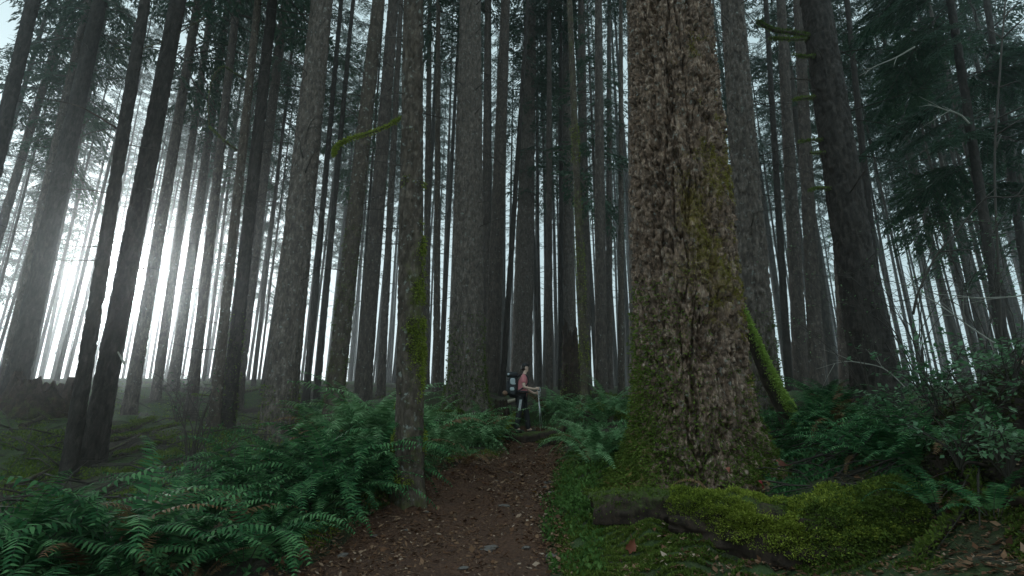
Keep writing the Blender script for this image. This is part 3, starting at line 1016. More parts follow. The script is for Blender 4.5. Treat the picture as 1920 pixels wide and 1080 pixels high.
branch('c1', [(402, 655, 0), (375, 655, -0.2), (345, 650, -0.3), (318, 642, -0.3)], 0.014, 0.004, M_TWIG, fork=[(0.4, (-1, 0, .5), 0.3), (0.6, (-1, 0, -.4), .25)])
branch('c1', [(405, 605, 0), (385, 602, -0.2), (358, 596, -0.3)], 0.010, 0.003, M_TWIG, fork=[(0.5, (-.6, 0, .8), 0.2)])
branch('c1', [(396, 742, 0), (375, 741, -0.2), (360, 739, -0.2)], 0.014, 0.008, M_DEAD, 120, M_MOSS, 0.02)
branch('b1', [(218, 240, 0), (190, 222, -0.1), (150, 200, -0.3), (110, 190, -0.6), (60, 182, -0.8)], 0.020, 0.006, M_DEAD)
branch('b2', [(385, 32, 0.3), (355, 50, 0.1), (310, 75, -0.1), (270, 90, -0.3), (215, 92, -0.4)], 0.016, 0.006, M_DEAD, 160, M_MOSS, 0.018)
branch('d1', [(590, 30, 0), (540, 22, -0.3), (480, 10, -0.5)], 0.02, 0.008)
branch('c2', [(473, 62, 0), (440, 45, -0.3), (400, 25, -0.5), (350, 8, -0.6)], 0.016, 0.006)
branch('e1', [(622, 752, 0), (635, 758, -0.2), (652, 757, -0.3)], 0.016, 0.010, M_DEAD, 150, M_MOSS_Y, 0.02)
branch('b2', [(220, 658, 0), (228, 672, -0.2), (233, 682, -0.25)], 0.012, 0.02, M_PALETWIG)
# moss clump nests on the giant's left edge
d = TREES['big']

# ------------------------------------------------------------------ far trunks in the mist
def far_trunk(seed):
    rg = np.random.default_rng(seed)
    me, *_ = make_trunk(1.0, 34.0, (0, 0), 11, list(np.linspace(-0.6, 2, 6)) + list(np.linspace(4, 34, 12)), seed, (0.5, 2), 0.03, 0.35, 0.5, 4, None, 0.02, 0.05, M_FAR, 0.06)
    return me


FAR_TRUNKS = [far_trunk(400 + k) for k in range(5)]
rf = np.random.default_rng(23)
ZONES = [(-140, 240, 'slim trunks misty near the left frame edge', 34, (18, 60)),
         (240, 520, 'slim trunks misty right of the sun glow', 34, (19, 60)),
         (540, 760, 'slim trunks misty behind the fern bank', 32, (20, 60)),
         (775, 960, 'slim trunks misty left of the hiker', 28, (21, 60)),
         (985, 1200, 'slim trunks misty right of the hiker', 46, (21, 58)),
         (1385, 1620, 'slim trunks between giant and black trunk', 24, (17, 52)),
         (1640, 2060, 'slim trunks misty behind the twiggy shrubs', 44, (14, 44))]
ORD = ['first', 'second', 'third', 'fourth', 'fifth', 'sixth', 'seventh', 'eighth', 'ninth', 'tenth', 'eleventh', 'twelfth', 'thirteenth', 'fourteenth', 'fifteenth', 'sixteenth', 'seventeenth',
       'eighteenth', 'nineteenth', 'twentieth'] + ['twenty-' + w for w in ('first', 'second', 'third', 'fourth', 'fifth', 'sixth', 'seventh', 'eighth', 'ninth')] + ['thirtieth'] + ['thirty-' + w for w in ('first', 'second', 'third', 'fourth', 'fifth', 'sixth', 'seventh', 'eighth')]


def number_off(items, phrase):
    """items: (picture x, object); label them by their order from the left"""
    for k, (x, o) in enumerate(sorted(items, key=lambda v: v[0])):
        o['label'] = ORD[k] + ' from left of the ' + phrase


far_pts = []
for za, zb, lab, n, (d0, d1) in ZONES:
    zone_trees = []
    for k in range(n):
        for _try in range(30):
            D = d0 + (d1 - d0) * rf.uniform(0, 1) ** 0.75
            px = za + (zb - za) * (k + rf.uniform(0, 1)) / n
            x = (px - 960) / FPX * D / 1.0
            sun_off = x - math.tan(SUN_AZ) * D              # a gap in the stand lets the low sun in
            if 17 < D < 42 and abs(sun_off) < 1.0 + 0.04 * D:
                continue
            if all((x - a) ** 2 + (D - b) ** 2 > 0.8 for a, b in far_pts) and all((x - v['base'][0]) ** 2 + (D - v['base'][1]) ** 2 > 1.0 for v in TREES.values()):
                break
        far_pts.append((x, D))
        z = gz(x, D)
        r = (0.07 + 0.12 * rf.uniform(0, 1) ** 1.5) * (1.15 if D > 35 else 1.0)
        hh = rf.uniform(28, 37)
        t = thing('misty_conifer', lab, 'tree', (x, D, z), lab)
        zone_trees.append((x / D, D, t))
        t.rotation_euler = (R(rf.normal(0, 0.7)), R(rf.normal(0, 0.9)), rf.uniform(0, 6.28))
        obj('trunk', FAR_TRUNKS[rf.integers(5)], t, None, None, (r, r, hh / 34))
        cz = rf.uniform(8, 13) if px < 520 else (rf.uniform(13, 21) if px < 1400 else rf.uniform(10, 16))
        if abs(x - math.tan(SUN_AZ) * D) < 2.5 + 0.05 * D:
            cz = max(cz, rf.uniform(19, 22))
        cw_ = 0.5 if 740 < px < 1250 else 0.75
        obj('crown', CROWNS[rf.integers(5)], t, (0, 0, cz), (0, 0, rf.uniform(0, 6.28)), (cw_, cw_, (hh - cz) / 20))
        if D < 34:
            tw = obj('twigs', TWIGS[rf.integers(5)], t, (0, 0, 0), (0, 0, rf.uniform(0, 6.28)))
            tw['kind'] = 'stuff'
    number_off([(a, o) for a, dd, o in zone_trees if dd < 36], 'nearer ' + lab)
    number_off([(a, o) for a, dd, o in zone_trees if dd >= 36], 'faint far ' + lab)
# young hemlocks with low boughs
for k, (px, D, cz, s, lab) in enumerate([
        (1122, 19.0, 7.0, 1.0, 'young hemlock with green sprays between the mossy trunk and the giant'),
        (1010, 24.0, 9.0, 1.1, 'young hemlock spreading sprays high behind the hiker'),
        (1790, 18.0, 4.5, 1.1, 'young hemlock in the mist behind the drooping boughs'),
        (1960, 14.5, 4.0, 1.3, 'young hemlock crowding the frame edge at far right'),
        (430, 24.0, 9.0, 1.2, 'young hemlock hanging sprays right of the sun glow'),
        (60, 17.0, 7.5, 1.1, 'young hemlock sprays beside the thick trunk at the frame edge'),
        (660, 22.0, 9.5, 1.1, 'young hemlock with sprays behind the mossy horizontal branch')]):
    x = (px - 960) / FPX * D / 0.95
    t = thing('young_hemlock', lab, 'tree', (x, D, gz(x, D)), 'young hemlocks')
    obj('trunk', FAR_TRUNKS[k % 5], t, None, None, (0.08, 0.08, (cz + 10.5) / 34))
    obj('crown', YOUNG[k % 3], t, (0, 0, cz), (0, 0, k * 1.3), (s, s, 1.2))

# big drooping boughs of the slim hemlock on the right, each bough a piece of its own
BOUGHS = []
for k in range(3):
    q, lines = make_spray(np.random.default_rng(500 + k), 30, 14, 0.05, 0.016, droop=0.35, twig_len=0.34)
    mb = MB()
    mb.add(q.reshape(-1, 3), np.arange(q.shape[0] * 4).reshape(-1, 4))
    for l in lines:
        l = np.array(l)
        mb.tube(l, np.linspace(0.007 if l is lines[0] else 0.0035, 0.0015, len(l)), 3, 1, cap=False)
    BOUGHS.append(mb.mesh('bough', [M_HEM, M_TWIG]))
d = TREES['m1']
rb = np.random.default_rng(77)
for k in range(22):
    z = 4.6 + 8.5 * k / 22 + rb.uniform(0, 0.3)
    az = R(rb.choice([180, 200, 225, 250, 160, 20, -40, 90])) + rb.uniform(-0.3, 0.3)
    L = rb.uniform(1.6, 3.2)
    o = obj('bough', BOUGHS[k % 3], d['t'], (d['lean'][0] * z, 0, z), (rb.uniform(-.3, .3), R(rb.uniform(-5, 22)), az), (L, L, L))
#@@REST


# ------------------------------------------------------------------ logs, stumps, sticks
def make_log(P, rad, seed, mat, n=40, cell=(0.1, 0.4), depth=0.015, moss_fn=None, k=60, cap_mat=None):
    """a lying trunk along the curve P with rough bark and broken ends; returns mesh, verts, normals"""
    P = bez(P, k)
    rad = np.interp(np.linspace(0, 1, k), np.linspace(0, 1, len(rad)), rad)
    t = unit(np.gradient(P, axis=0))
    ref = np.array([0, 0, 1.0]) if abs(t[:, 2]).mean() < 0.75 else np.array([0, 1.0, 0])
    a = unit(np.cross(t, ref)); b = np.cross(a, t)
    th = np.arange(n) * 2 * np.pi / n
    Nn = np.cos(th)[None, :, None] * a[:, None] + np.sin(th)[None, :, None] * b[:, None]
    s = np.concatenate([[0], np.cumsum(np.linalg.norm(np.diff(P, axis=0), axis=1))])
    q = np.stack([(rad[:, None] * np.cos(th)[None]).ravel(), (rad[:, None] * np.sin(th)[None]).ravel(), np.repeat(s, n)], 1) + seed * 2.3
    f1, f2 = worley(q / np.array([cell[0], cell[0], cell[1]]), seed)
    dsp = (sstep(0.02, 0.4, f2 - f1) - 0.6) * depth * 2 + 0.42 * np.repeat(rad, n) * fbm(q * np.array([2.6, 2.6, 2.0]), seed, 4) + 0.012 * fbm(q * 16, seed + 3, 2)
    V = (np.repeat(P, n, 0) + (np.repeat(rad, n) + dsp)[:, None] * Nn.reshape(-1, 3))
    # ragged ends
    for e, sg in ((0, -1), (k - 1, 1)):
        j = slice(e * n, (e + 1) * n)
        V[j] += sg * t[e] * (0.25 * rad[e] * vnoise(q[j] * 9 + 3, seed))[:, None]
    i = np.arange(k - 1)[:, None] * n
    jj = np.arange(n)[None]
    Q = np.stack([i + jj, i + (jj + 1) % n, i + n + (jj + 1) % n, i + n + jj], -1).reshape(-1, 4)
    ends = []
    VV = [V]
    nv = len(V)
    for e, sg in ((0, -1), (k - 1, 1)):
        ring = np.arange(n) + e * n
        inner = P[e] + 0.45 * (V[ring] - P[e]) - sg * t[e] * 0.18 * rad[e] + 0.05 * rad[e] * np.random.default_rng(seed).normal(0, 1, (n, 3))
        VV += [inner, P[e][None] - sg * t[e] * 0.12 * rad[e]]
        r2 = nv + np.arange(n); c = nv + n
        ends.append((ring, r2, c, sg)); nv += n + 1
    Tq, Tt = [], []
    for ring, r2, c, sg in ends:
        nxt = np.roll(np.arange(n), -1)
        Tq.append(np.stack([ring, ring[nxt], r2[nxt], r2], 1)); Tt.append(np.stack([r2, r2[nxt], np.full(n, c)], 1))
    V2 = np.concatenate(VV)
    allq = np.concatenate([Q] + Tq); allt = np.concatenate(Tt)
    fm = np.concatenate([np.zeros(len(Q)), np.ones(len(allq) - len(Q)), np.ones(len(allt))])
    mo = np.zeros(len(V2))
    Nf = Nn.reshape(-1, 3)
    if moss_fn is not None:
        mo[:len(V)] = moss_fn(V, Nf)
    me = mesh_np('log', V2, [allq, allt], [mat, cap_mat or mat], True, fm, {'moss': mo})
    return me, V, Nf


def log_thing(name, label, P, rad, seed, mat=M_DEAD, moss=0, msize=0.03, mmat=M_MOSS, cat='log', group=None, cap=None, mfn=None, n=32, k=50, depth=0.012, cell=(0.1, 0.4)):
    P = np.array(P, float)
    c = P[0].copy()
    me, V, Nf = make_log(P - c, rad, seed, mat, n, cell, depth, lambda V, Nn: 0.5 * np.clip(Nn[:, 2], 0, 1), k, cap)
    t = thing(name, label, cat, c, group)
    w = obj('wood', me, t)
    if moss:
        wt = np.clip(Nf[:, 2] + 0.1, 0, 1) if mfn is None else mfn(V + c, Nf)
        moss_tufts(t, V, Nf, wt, moss, msize, mmat, seed, 3, 0.1)
    return t


def g(px, py, lift=0.0):
    p = hit(px, py)
    return p + np.array([0, 0, lift])


# big moss covered log lying in front of the giant
P0, P1, P2 = at(1262, 985, 5.7), at(1480, 985, 5.3), at(1720, 985, 4.95)
P0[2], P1[2], P2[2] = -0.76, -0.90, -0.93


def log_moss_w(V, Nf):
    n = fbm(V * 3.5, 8, 3)
    return np.clip(Nf[:, 2] + 0.15 * (-Nf[:, 1]), 0, 1) ** 0.8 * sstep(-0.06, 0.12, n + 0.03)


t = log_thing('mossy_log', 'huge fallen log under a yellow green moss cushion below the giant', [P0, P1, P2], [0.25, 0.34, 0.46, 0.47], 5, M_ROT, 40000, 0.021, M_MOSS_Y, n=72, k=120, depth=0.03,
              mfn=lambda V, Nf: log_moss_w(V, Nf) * sstep(1.75, 2.1, V[:, 0]) * (1 - 0.85 * sstep(2.9, 3.3, V[:, 0])))
me, V, Nf = make_log(np.array([P0, P1, P2]) - P0, [0.25, 0.34, 0.46, 0.47], 5, M_ROT, 72, (0.1, 0.4), 0.03, None, 120)
Vw = V + P0
moss_tufts(t, V, Nf, np.clip(Nf[:, 2] * 0.7 - Nf[:, 1] * 0.9, 0, 1) * sstep(2.3, 2.9, Vw[:, 0]), 16000, 0.026, M_MOSS, 61, 3, 0.5)
moss_tufts(t, V, Nf, np.clip(Nf[:, 2], 0, 1) ** 1.5 * (1 - sstep(1.8, 2.2, Vw[:, 0])), 6000, 0.02, M_MOSS_Y, 62, 3, 0.3)
# darker rotten log running under it
Q0, Q1 = at(1112, 970, 6.2), at(1330, 970, 6.0)
log_thing('rotten_log', 'dark rotten log with a split reddish top beside the mossy log', [Q0, (Q0 + Q1) / 2 + np.array([0, 0, .02]), Q1], [0.22, 0.25, 0.24], 9, M_ROT, 900, 0.03, M_MOSS, n=48, k=70, depth=0.03, cell=(0.05, 0.7))
# logs by the hiker
a, b = at(938, 757, 15.6), at(985, 744, 15.9)
log_thing('cut_log', 'pale cut log sticking out behind the hiker', [a, (a + b) / 2, b], [0.055, 0.055, 0.05], 12, M_CUT, n=14, k=12, depth=0.003, cap=M_CUT)
a, b, c = at(1062, 742, 17.5), at(1110, 748, 17.0), at(1205, 765, 16.2)
log_thing('fallen_log', 'long dark fallen trunk lying across the slope behind the snag', [a, b, c], [0.22, 0.2, 0.17], 13, M_DEAD, 900, 0.05, n=26)
a, b, c = at(1105, 775, 12.6), at(1150, 785, 12.0), at(1200, 803, 11.4)
log_thing('fallen_log', 'short moss covered log between the ferns and the giant', [a, b, c], [0.16, 0.17, 0.15], 14, M_DEAD, 2200, 0.04, M_MOSS, n=30)
a, b, c = at(945, 822, 13.4), at(985, 832, 13.1), at(1062, 846, 12.6)
for p in (a, b, c):
    p[2] = gz(p[0], p[1]) + 0.05
log_thing('path_root', 'dark log step lying across the path at the hiker\'s feet', [a, b, c], [0.12, 0.17, 0.13], 15, M_ROT, n=30)
a, b, c = at(1012, 852, 12.4), at(1045, 858, 12.2), at(1075, 868, 11.8)
for p in (a, b, c):
    p[2] = gz(p[0], p[1]) + 0.03
log_thing('rotten_stub', 'shaggy rotten wood stub at the right edge of the path', [a, b, c], [0.12, 0.14, 0.08], 16, M_ROT, 300, 0.04, n=24, k=24, depth=0.03)
# left of the thick rough trunk: hollow fallen wood
a, b, c = at(745, 800, 11.5), at(800, 786, 12.3), at(865, 778, 13.0)
log_thing('fallen_log', 'mossy fallen trunk lying in the ferns left of the hiker', [a, b, c], [0.13, 0.12, 0.09], 17, M_DEAD, 1500, 0.04, M_MOSS)
a, b, c = at(985, 770, 15.2), at(950, 800, 13.9), at(935, 830, 13.2)
log_thing('fallen_log', 'thin mossy log slanting down to the path left of the hiker', [a, b, c], [0.10, 0.10, 0.09], 18, M_DEAD, 1400, 0.04, M_MOSS_Y)


def stump(name, label, base, H, r, seed, mat, tiltx=0.0, jag=0.35, flare=0.5, cat='stump', nseg=64, moss=0):
    t = thing(name, label, cat, base)
    rgx = np.random.default_rng(seed)
    zs = list(np.linspace(-0.4, H, 40))
    me, V, Nn, mo = make_trunk(r, H * 4, (tiltx, 0), nseg, zs, seed, (0.09, 0.5), 0.03, flare, 0.4, 5, low_moss(0.8, 0.3), 0.03, 0.12, mat)
    # ragged broken top
    th = np.arctan2(Nn[:, 1], Nn[:, 0])
    j = vnoise(np.stack([np.cos(th) * 2.2, np.sin(th) * 2.2, np.full(len(th), seed * 1.0)], 1), seed) * 0.6 + vnoise(np.stack([np.cos(th) * 7, np.sin(th) * 7, np.full(len(th), 3.0)], 1), seed) * 0.5
    f = np.clip(V[:, 2] / H, 0, 1)
    V[:, 2] += f ** 3 * jag * j
    me.vertices.foreach_set('co', V.astype(np.float32).ravel()); me.update()
    obj('shell', me, t)
    # hollow inside
    top = V[-nseg:]
    inner = top * np.array([0.75, 0.75, 1]) + np.array([tiltx * H * 0.25, 0, 0])
    low = top * np.array([0.6, 0.6, 0]) + np.array([tiltx * H * 0.4, 0, H * 0.5])
    VV = np.concatenate([top, inner, low, [[tiltx * H, 0, H * 0.45]]])
    k = np.arange(nseg); kn = (k + 1) % nseg
    Q = np.concatenate([np.stack([k, kn, kn + nseg, k + nseg], 1), np.stack([k + nseg, kn + nseg, kn + 2 * nseg, k + 2 * nseg], 1)])
    T3 = np.stack([k + 2 * nseg, kn + 2 * nseg, np.full(nseg, 3 * nseg)], 1)
    obj('hollow', mesh_np('hollow', VV, [Q, T3], [M_ROT], True), t)
    if moss:
        moss_tufts(t, V, Nn, (V[:, 2] > -0.1) * np.exp(-np.maximum(V[:, 2], 0) / 0.5), moss, 0.04, M_MOSS, seed, 3, 0.3)
    return t


b = at(1073, 760, 16.0); b[2] = gz(b[0], b[1])
stump('broken_snag', 'tall dark broken snag with a jagged top right of the hiker', b, 2.25, 0.26, 31, M_ROT, 0.0, 0.45, 0.9, 'snag', 64, 900)
b = at(70, 765, 11.5); b[2] = gz(b[0], b[1]) - 0.1
stump('old_stump', 'broad black old stump with jagged rim at the left edge', b, 0.62, 0.62, 33, M_ROT, 0.0, 0.4, 0.4)
b = at(940, 772, 14.9); b[2] = gz(b[0], b[1])
stump('old_stump', 'small dark stump in the ferns just behind the hiker\'s legs', b, 0.35, 0.2, 35, M_ROT, 0.0, 0.15, 0.4)

# bright mossy pole leaning against the giant
a, c = at(1484, 790, 8.5), at(1374, 548, 7.75)
P = [a + np.array([0, 0, -0.1]), a * 0.6 + c * 0.4 + np.array([-0.05, 0, -0.04]), c]
log_thing('leaning_pole', 'bright green moss wrapped dead pole leaning on the giant', P, [0.12, 0.095, 0.055], 41, M_DEAD, 8000, 0.028, M_MOSS_B, 'dead pole', n=18, k=40, depth=0.004,
          mfn=lambda V, Nf: np.clip(0.35 + Nf[:, 2] - 0.4 * Nf[:, 1] + 0.5 * Nf[:, 0], 0, 1))

# fallen sticks on the left slope, the mossy rails among them
STICKS = [((190, 833), (330, 808), .045, 1, 'upper pale stick of the parallel sticks right of the leaning pair'),
          ((186, 858), (262, 826), .03, 0, 'bare grey stick of the parallel sticks right of the leaning pair'),
          ((215, 862), (325, 832), .04, 1, 'lower mossy stick of the parallel sticks right of the leaning pair'),
          ((232, 893), (300, 866), .04, 1, 'short mossy stick in front of the parallel sticks'),
          ((262, 885), (330, 858), .035, 1, 'mossy stick ending at the dead twiggy shrub'),
          ((10, 922), (95, 893), .04, 0, 'grey fallen stick left of the leaning pair\'s feet'),
          ((205, 815), (285, 800), .06, 1, 'thick mossy bough on the slope behind the parallel sticks'),
          ((245, 798), (292, 794), .035, 1, 'small mossy stick at the foot of the hazy trunk'),
          ((40, 805), (110, 772), .05, 0, 'dark bough propped against the black old stump'),
          ((440, 742), (560, 722), .06, 1, 'mossy fallen stem on the bank behind the stout rough trunk'),
          ((300, 728), (360, 712), .07, 0, 'fallen stem on the ridge below the glow'),
          ((180, 935), (250, 905), .03, 0, 'thin broken stick below the leaning pair'),
          ((1690, 800), (1765, 803), .05, 0, 'grey fallen limb in the undergrowth right of the black trunk'),
          ((1480, 725), (1560, 742), .06, 0, 'dark fallen stem behind the green leaning pole'),
          ((560, 770), (640, 752), .05, 1, 'mossy stem behind the moss flecked trunk')]
for k, ((x0, y0), (x1, y1), r, ms, lab) in enumerate(STICKS):
    A, B = hit(x0, y0), hit(x1, y1)
    if A is None or B is None:
        continue
    if np.linalg.norm(A - B) > 5:
        B = A + (B - A) / np.linalg.norm(B - A) * 4.5
        B[2] = gz(B[0], B[1])
    m = (A + B) / 2
    m[2] = max(m[2], gz(m[0], m[1])) + 0.05
    A[2] += r; B[2] += r + 0.08
    log_thing('fallen_branch', lab, [A, m, B], [r, r * 0.9, r * 0.5], 50 + k, M_DEAD, 700 if ms else 0, 0.028, M_MOSS, 'branch', 'fallen sticks and boughs', n=12, k=24, depth=0.004)

# ------------------------------------------------------------------ ferns
def make_frond(seed, a0, a1, n=30, L=1.0, lw=0.115):
    rg = np.random.default_rng(seed)
    k = 40
    t = np.linspace(0, 1, k)
    ang = R(a0) + (R(a1) - R(a0)) * t ** 1.15
    step = L / (k - 1)
    x = np.concatenate([[0], np.cumsum(np.cos(ang[:-1]) * step)])
    z = np.concatenate([[0], np.cumsum(np.sin(ang[:-1]) * step)])
    yb = 0.05 * rg.normal() * t ** 2
    P = np.stack([x, yb, z], 1)
    mb = MB()
    mb.tube(P[::4], np.linspace(0.0045, 0.001, len(P[::4])), 3, 1, cap=False)
    for j in range(n):
        f = 0.13 + 0.86 * j / (n - 1)
        i = min(int(f * (k - 1)), k - 2)
        p = P[i] + (P[i + 1] - P[i]) * (f * (k - 1) - i)
        tg = unit(P[i + 1] - P[i])
        up = np.array([-tg[2], 0, tg[0]])
        l = lw * min(1, (f - 0.05) / 0.22) ** 0.7 * (1.04 - f) ** 0.55 * 1.15
        for s in (-1, 1):
            d = unit(np.array([0, s, 0]) * 1.0 + tg * rg.uniform(0.15, 0.45) + up * rg.uniform(-0.4, 0.1))
            sd = unit(tg - d * (d @ tg))
            ll = l * rg.uniform(0.85, 1.12)
            w = 0.026 * (0.55 + 0.6 * (1 - f))
            m = p + d * ll * 0.3
            e = p + d * ll + up * -0.02 * rg.uniform(0, 1)
            V = [p - sd * w * 0.35, m - sd * w * 0.5, e, m + sd * w * 0.5, p + sd * w * 0.35]
            mb.add(V, None, [[0, 1, 4], [1, 3, 4], [1, 2, 3]])
    return mb


FR = [(74, -30), (66, -45), (56, -35), (82, 5), (50, -50), (70, -65), (60, -10), (78, -15)]
FROND = {}
for tag_, mt in (('g', M_FERN), ('l', M_FERN_LIT), ('d', M_FERN_D)):
    FROND[tag_] = [make_frond(700 + k, a, b).mesh('frond', [mt, M_TWIG if tag_ != 'l' else M_FERN_LIT]) for k, (a, b) in enumerate(FR)]
fern_rg = np.random.default_rng(55)


def fern(label, p, s=1.0, n=14, tone='g', group='sword ferns', az=None, dry=1):
    p = np.asarray(p, float)
    t = thing('sword_fern', label, 'fern', p - np.array([0, 0, 0.03]), group)
    for k in range(n):
        th = (2 * np.pi * k / n + fern_rg.uniform(-0.3, 0.3)) if az is None else R(az + fern_rg.uniform(-50, 50))
        tn = 'd' if fern_rg.uniform() < 0.07 * dry else tone
        L = s * fern_rg.uniform(0.7, 1.15)
        me = FROND[tn][fern_rg.integers(len(FR))]
        obj('frond', me, t, (0.04 * math.cos(th), 0.04 * math.sin(th), 0), (fern_rg.uniform(-0.35, 0.35), fern_rg.uniform(-0.15, 0.3), th), (L, L, L))
    return t


FERN_ZONES = [
    # (x0, x1, y0, y1 pixel box of the fern's root, count, size, tone, label)
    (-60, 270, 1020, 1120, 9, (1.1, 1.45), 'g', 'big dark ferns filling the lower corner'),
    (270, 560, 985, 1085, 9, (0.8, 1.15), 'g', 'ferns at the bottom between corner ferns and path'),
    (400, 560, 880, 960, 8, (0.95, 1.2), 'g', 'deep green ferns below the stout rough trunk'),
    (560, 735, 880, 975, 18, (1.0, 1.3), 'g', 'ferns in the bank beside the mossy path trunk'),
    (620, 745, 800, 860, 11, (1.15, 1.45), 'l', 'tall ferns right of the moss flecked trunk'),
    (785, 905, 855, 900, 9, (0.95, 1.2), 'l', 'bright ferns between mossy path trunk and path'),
    (790, 935, 800, 845, 13, (1.0, 1.35), 'l', 'well-lit ferns below the thick trunk left of the hiker'),
    (1005, 1180, 775, 812, 11, (0.85, 1.15), 'l', 'well-lit ferns on the slope right of the hiker'),
    (1075, 1150, 835, 880, 5, (0.7, 0.9), 'l', 'well-lit ferns over the right edge of the path'),
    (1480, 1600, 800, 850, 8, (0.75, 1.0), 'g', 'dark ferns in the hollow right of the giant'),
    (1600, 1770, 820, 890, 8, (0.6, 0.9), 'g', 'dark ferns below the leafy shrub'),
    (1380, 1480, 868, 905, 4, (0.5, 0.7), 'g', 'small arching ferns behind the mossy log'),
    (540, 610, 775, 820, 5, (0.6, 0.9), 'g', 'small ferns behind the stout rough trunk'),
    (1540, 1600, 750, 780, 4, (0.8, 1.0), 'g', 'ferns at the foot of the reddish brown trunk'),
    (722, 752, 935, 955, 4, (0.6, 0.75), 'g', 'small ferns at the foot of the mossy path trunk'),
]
for x0, x1, y0, y1, n, (s0, s1), tone, lab in FERN_ZONES:
    zf = []
    for k in range(n):
        for _t in range(20):
            px = x0 + (x1 - x0) * (k + fern_rg.uniform(0, 1)) / n
            py = fern_rg.uniform(y0, y1)
            p = hit(px, py, 3.0)
            if p is not None and not on_path(np.array([p[0]]), np.array([p[1]]), 0.25)[0] and abs(p[0] - 0.28) + max(0.0, abs(p[1] - 13.0) - 2.5) > 0.75:
                break
        else:
            continue
        zf.append((px, fern(lab, p, fern_rg.uniform(s0, s1) * 1.12, 13, tone, lab)))
    number_off(zf, lab)
# single telling fronds
fern('dry brown fern frond arching over the left end of the mossy log', at(1345, 930, 6.1), 0.55, 2, 'd', None, 170)
fern('red and brown withered fern behind the mossy log', at(1400, 915, 6.6), 0.4, 5, 'd', None)
fern('bushy green fern with a long level frond right behind the mossy log', at(1480, 925, 6.5), 0.75, 6, 'g', None, 150)
fern('brownish fern fronds trailing on the right end of the mossy log', at(1560, 930, 6.0), 0.5, 3, 'd', None, 10)
fern('rusty dead fern at the bottom edge left of the path', at(370, 1085, 4.9), 0.45, 6, 'd', None)
fern('fern with one long dry brown frond hanging over the path bank', at(860, 880, 9.3), 0.9, 4, 'd', None, -10)

M_MOSSLEAF = leaf('moss_leaf', [(0.15, (0.05, 0.11, 0.025)), (0.5, (0.10, 0.20, 0.045)), (0.9, (0.2, 0.32, 0.09))], 0.3, 0.6, 0.2)
# ------------------------------------------------------------------ ground cover
def scatter_pix(n, x0, x1, y0, y1, rg, margin=0.0):
    """points on the ground inside a pixel box, evenly over the picture"""
    px = rg.uniform(x0, x1, n); py = rg.uniform(y0, y1, n)
    u = (540 - py) / FPX
    dy = math.cos(PITCH) - u * math.sin(PITCH); dz = math.sin(PITCH) + u * math.cos(PITCH)
    dx = (px - 960) / FPX
    D = np.full(n, 3.0); done = np.zeros(n, bool)
    for step in range(260):
        h = ground_h(D * dx / dy, D)
        below = D * dz / dy <= h
        done |= below
        D = np.where(done, D, D + 0.09)
        if done.all():
            break
    x = D * dx / dy
    ok = done & ~on_path(x, D, margin)
    return np.stack([x[ok], D[ok], ground_h(x[ok], D[ok])], 1)


def cover(name, label, boxes, size, mat, seed, per=3, spread=0.8, thr=None, margin=-0.1, width=0.5):
    rg = np.random.default_rng(seed)
    P = np.concatenate([scatter_pix(n, *bx, rg, margin) for n, bx in boxes])
    if thr is not None:
        P = P[fbm(P * 1.5, seed, 3) > thr]
    D = P[:, 1:2]
    Nn = np.tile(np.array([0, 0, 1.0]), (len(P), 1))
    V, Q = blades(P, Nn, size, rg, per, width, spread, 0.0)
    o = obj(name, mesh_np(name, V, Q, [mat]))
    o['kind'] = 'stuff'
    o['label'] = label
    return o


cover('moss', 'bright green moss along the right edge of the path', [(30000, (1010, 1270, 850, 1090))], 0.022, M_MOSS, 81, 4, thr=-0.25, margin=0.02)
cover('moss', 'yellow green moss on the bank between ferns and path', [(9000, (785, 960, 845, 930)), (5000, (560, 800, 930, 1070))], 0.022, M_MOSS_Y, 82, 3, thr=-0.05, margin=0.02)
cover('moss', 'low dark moss on the slope at left', [(18000, (0, 760, 715, 960))], 0.04, M_MOSS, 83, 3, thr=-0.02)
cover('moss', 'dark moss under the undergrowth at right', [(6000, (1440, 1680, 780, 960)), (12000, (1180, 1560, 1000, 1100)), (11000, (1540, 1930, 930, 1100))], 0.024, M_MOSS, 84, 3, thr=-0.05)
cover('groundcover', 'small round leaves carpeting the bank right of the path', [(5200, (1040, 1190, 815, 960)), (1600, (1010, 1130, 930, 1080))], 0.038, M_MOSSLEAF, 85, 3, 0.9, thr=-0.15, width=0.7)
cover('undergrowth', 'dim low leaves filling the hollow right of the giant', [(9000, (1430, 1800, 770, 930))], 0.05, M_FERN, 86, 2, 1.0, thr=-0.2, width=0.55)
cover('undergrowth', 'dim low leaves between the ferns left of the path', [(6000, (380, 760, 800, 1000)), (5000, (0, 560, 930, 1080))], 0.055, M_FERN, 87, 2, 1.0, thr=-0.2, width=0.5)
cover('undergrowth', 'well-lit green low leaves on the slope round the hiker', [(4500, (780, 960, 765, 860)), (4500, (1000, 1200, 755, 830))], 0.06, M_FERN_LIT, 88, 2, 1.0, thr=-0.2, width=0.5, margin=0.1)

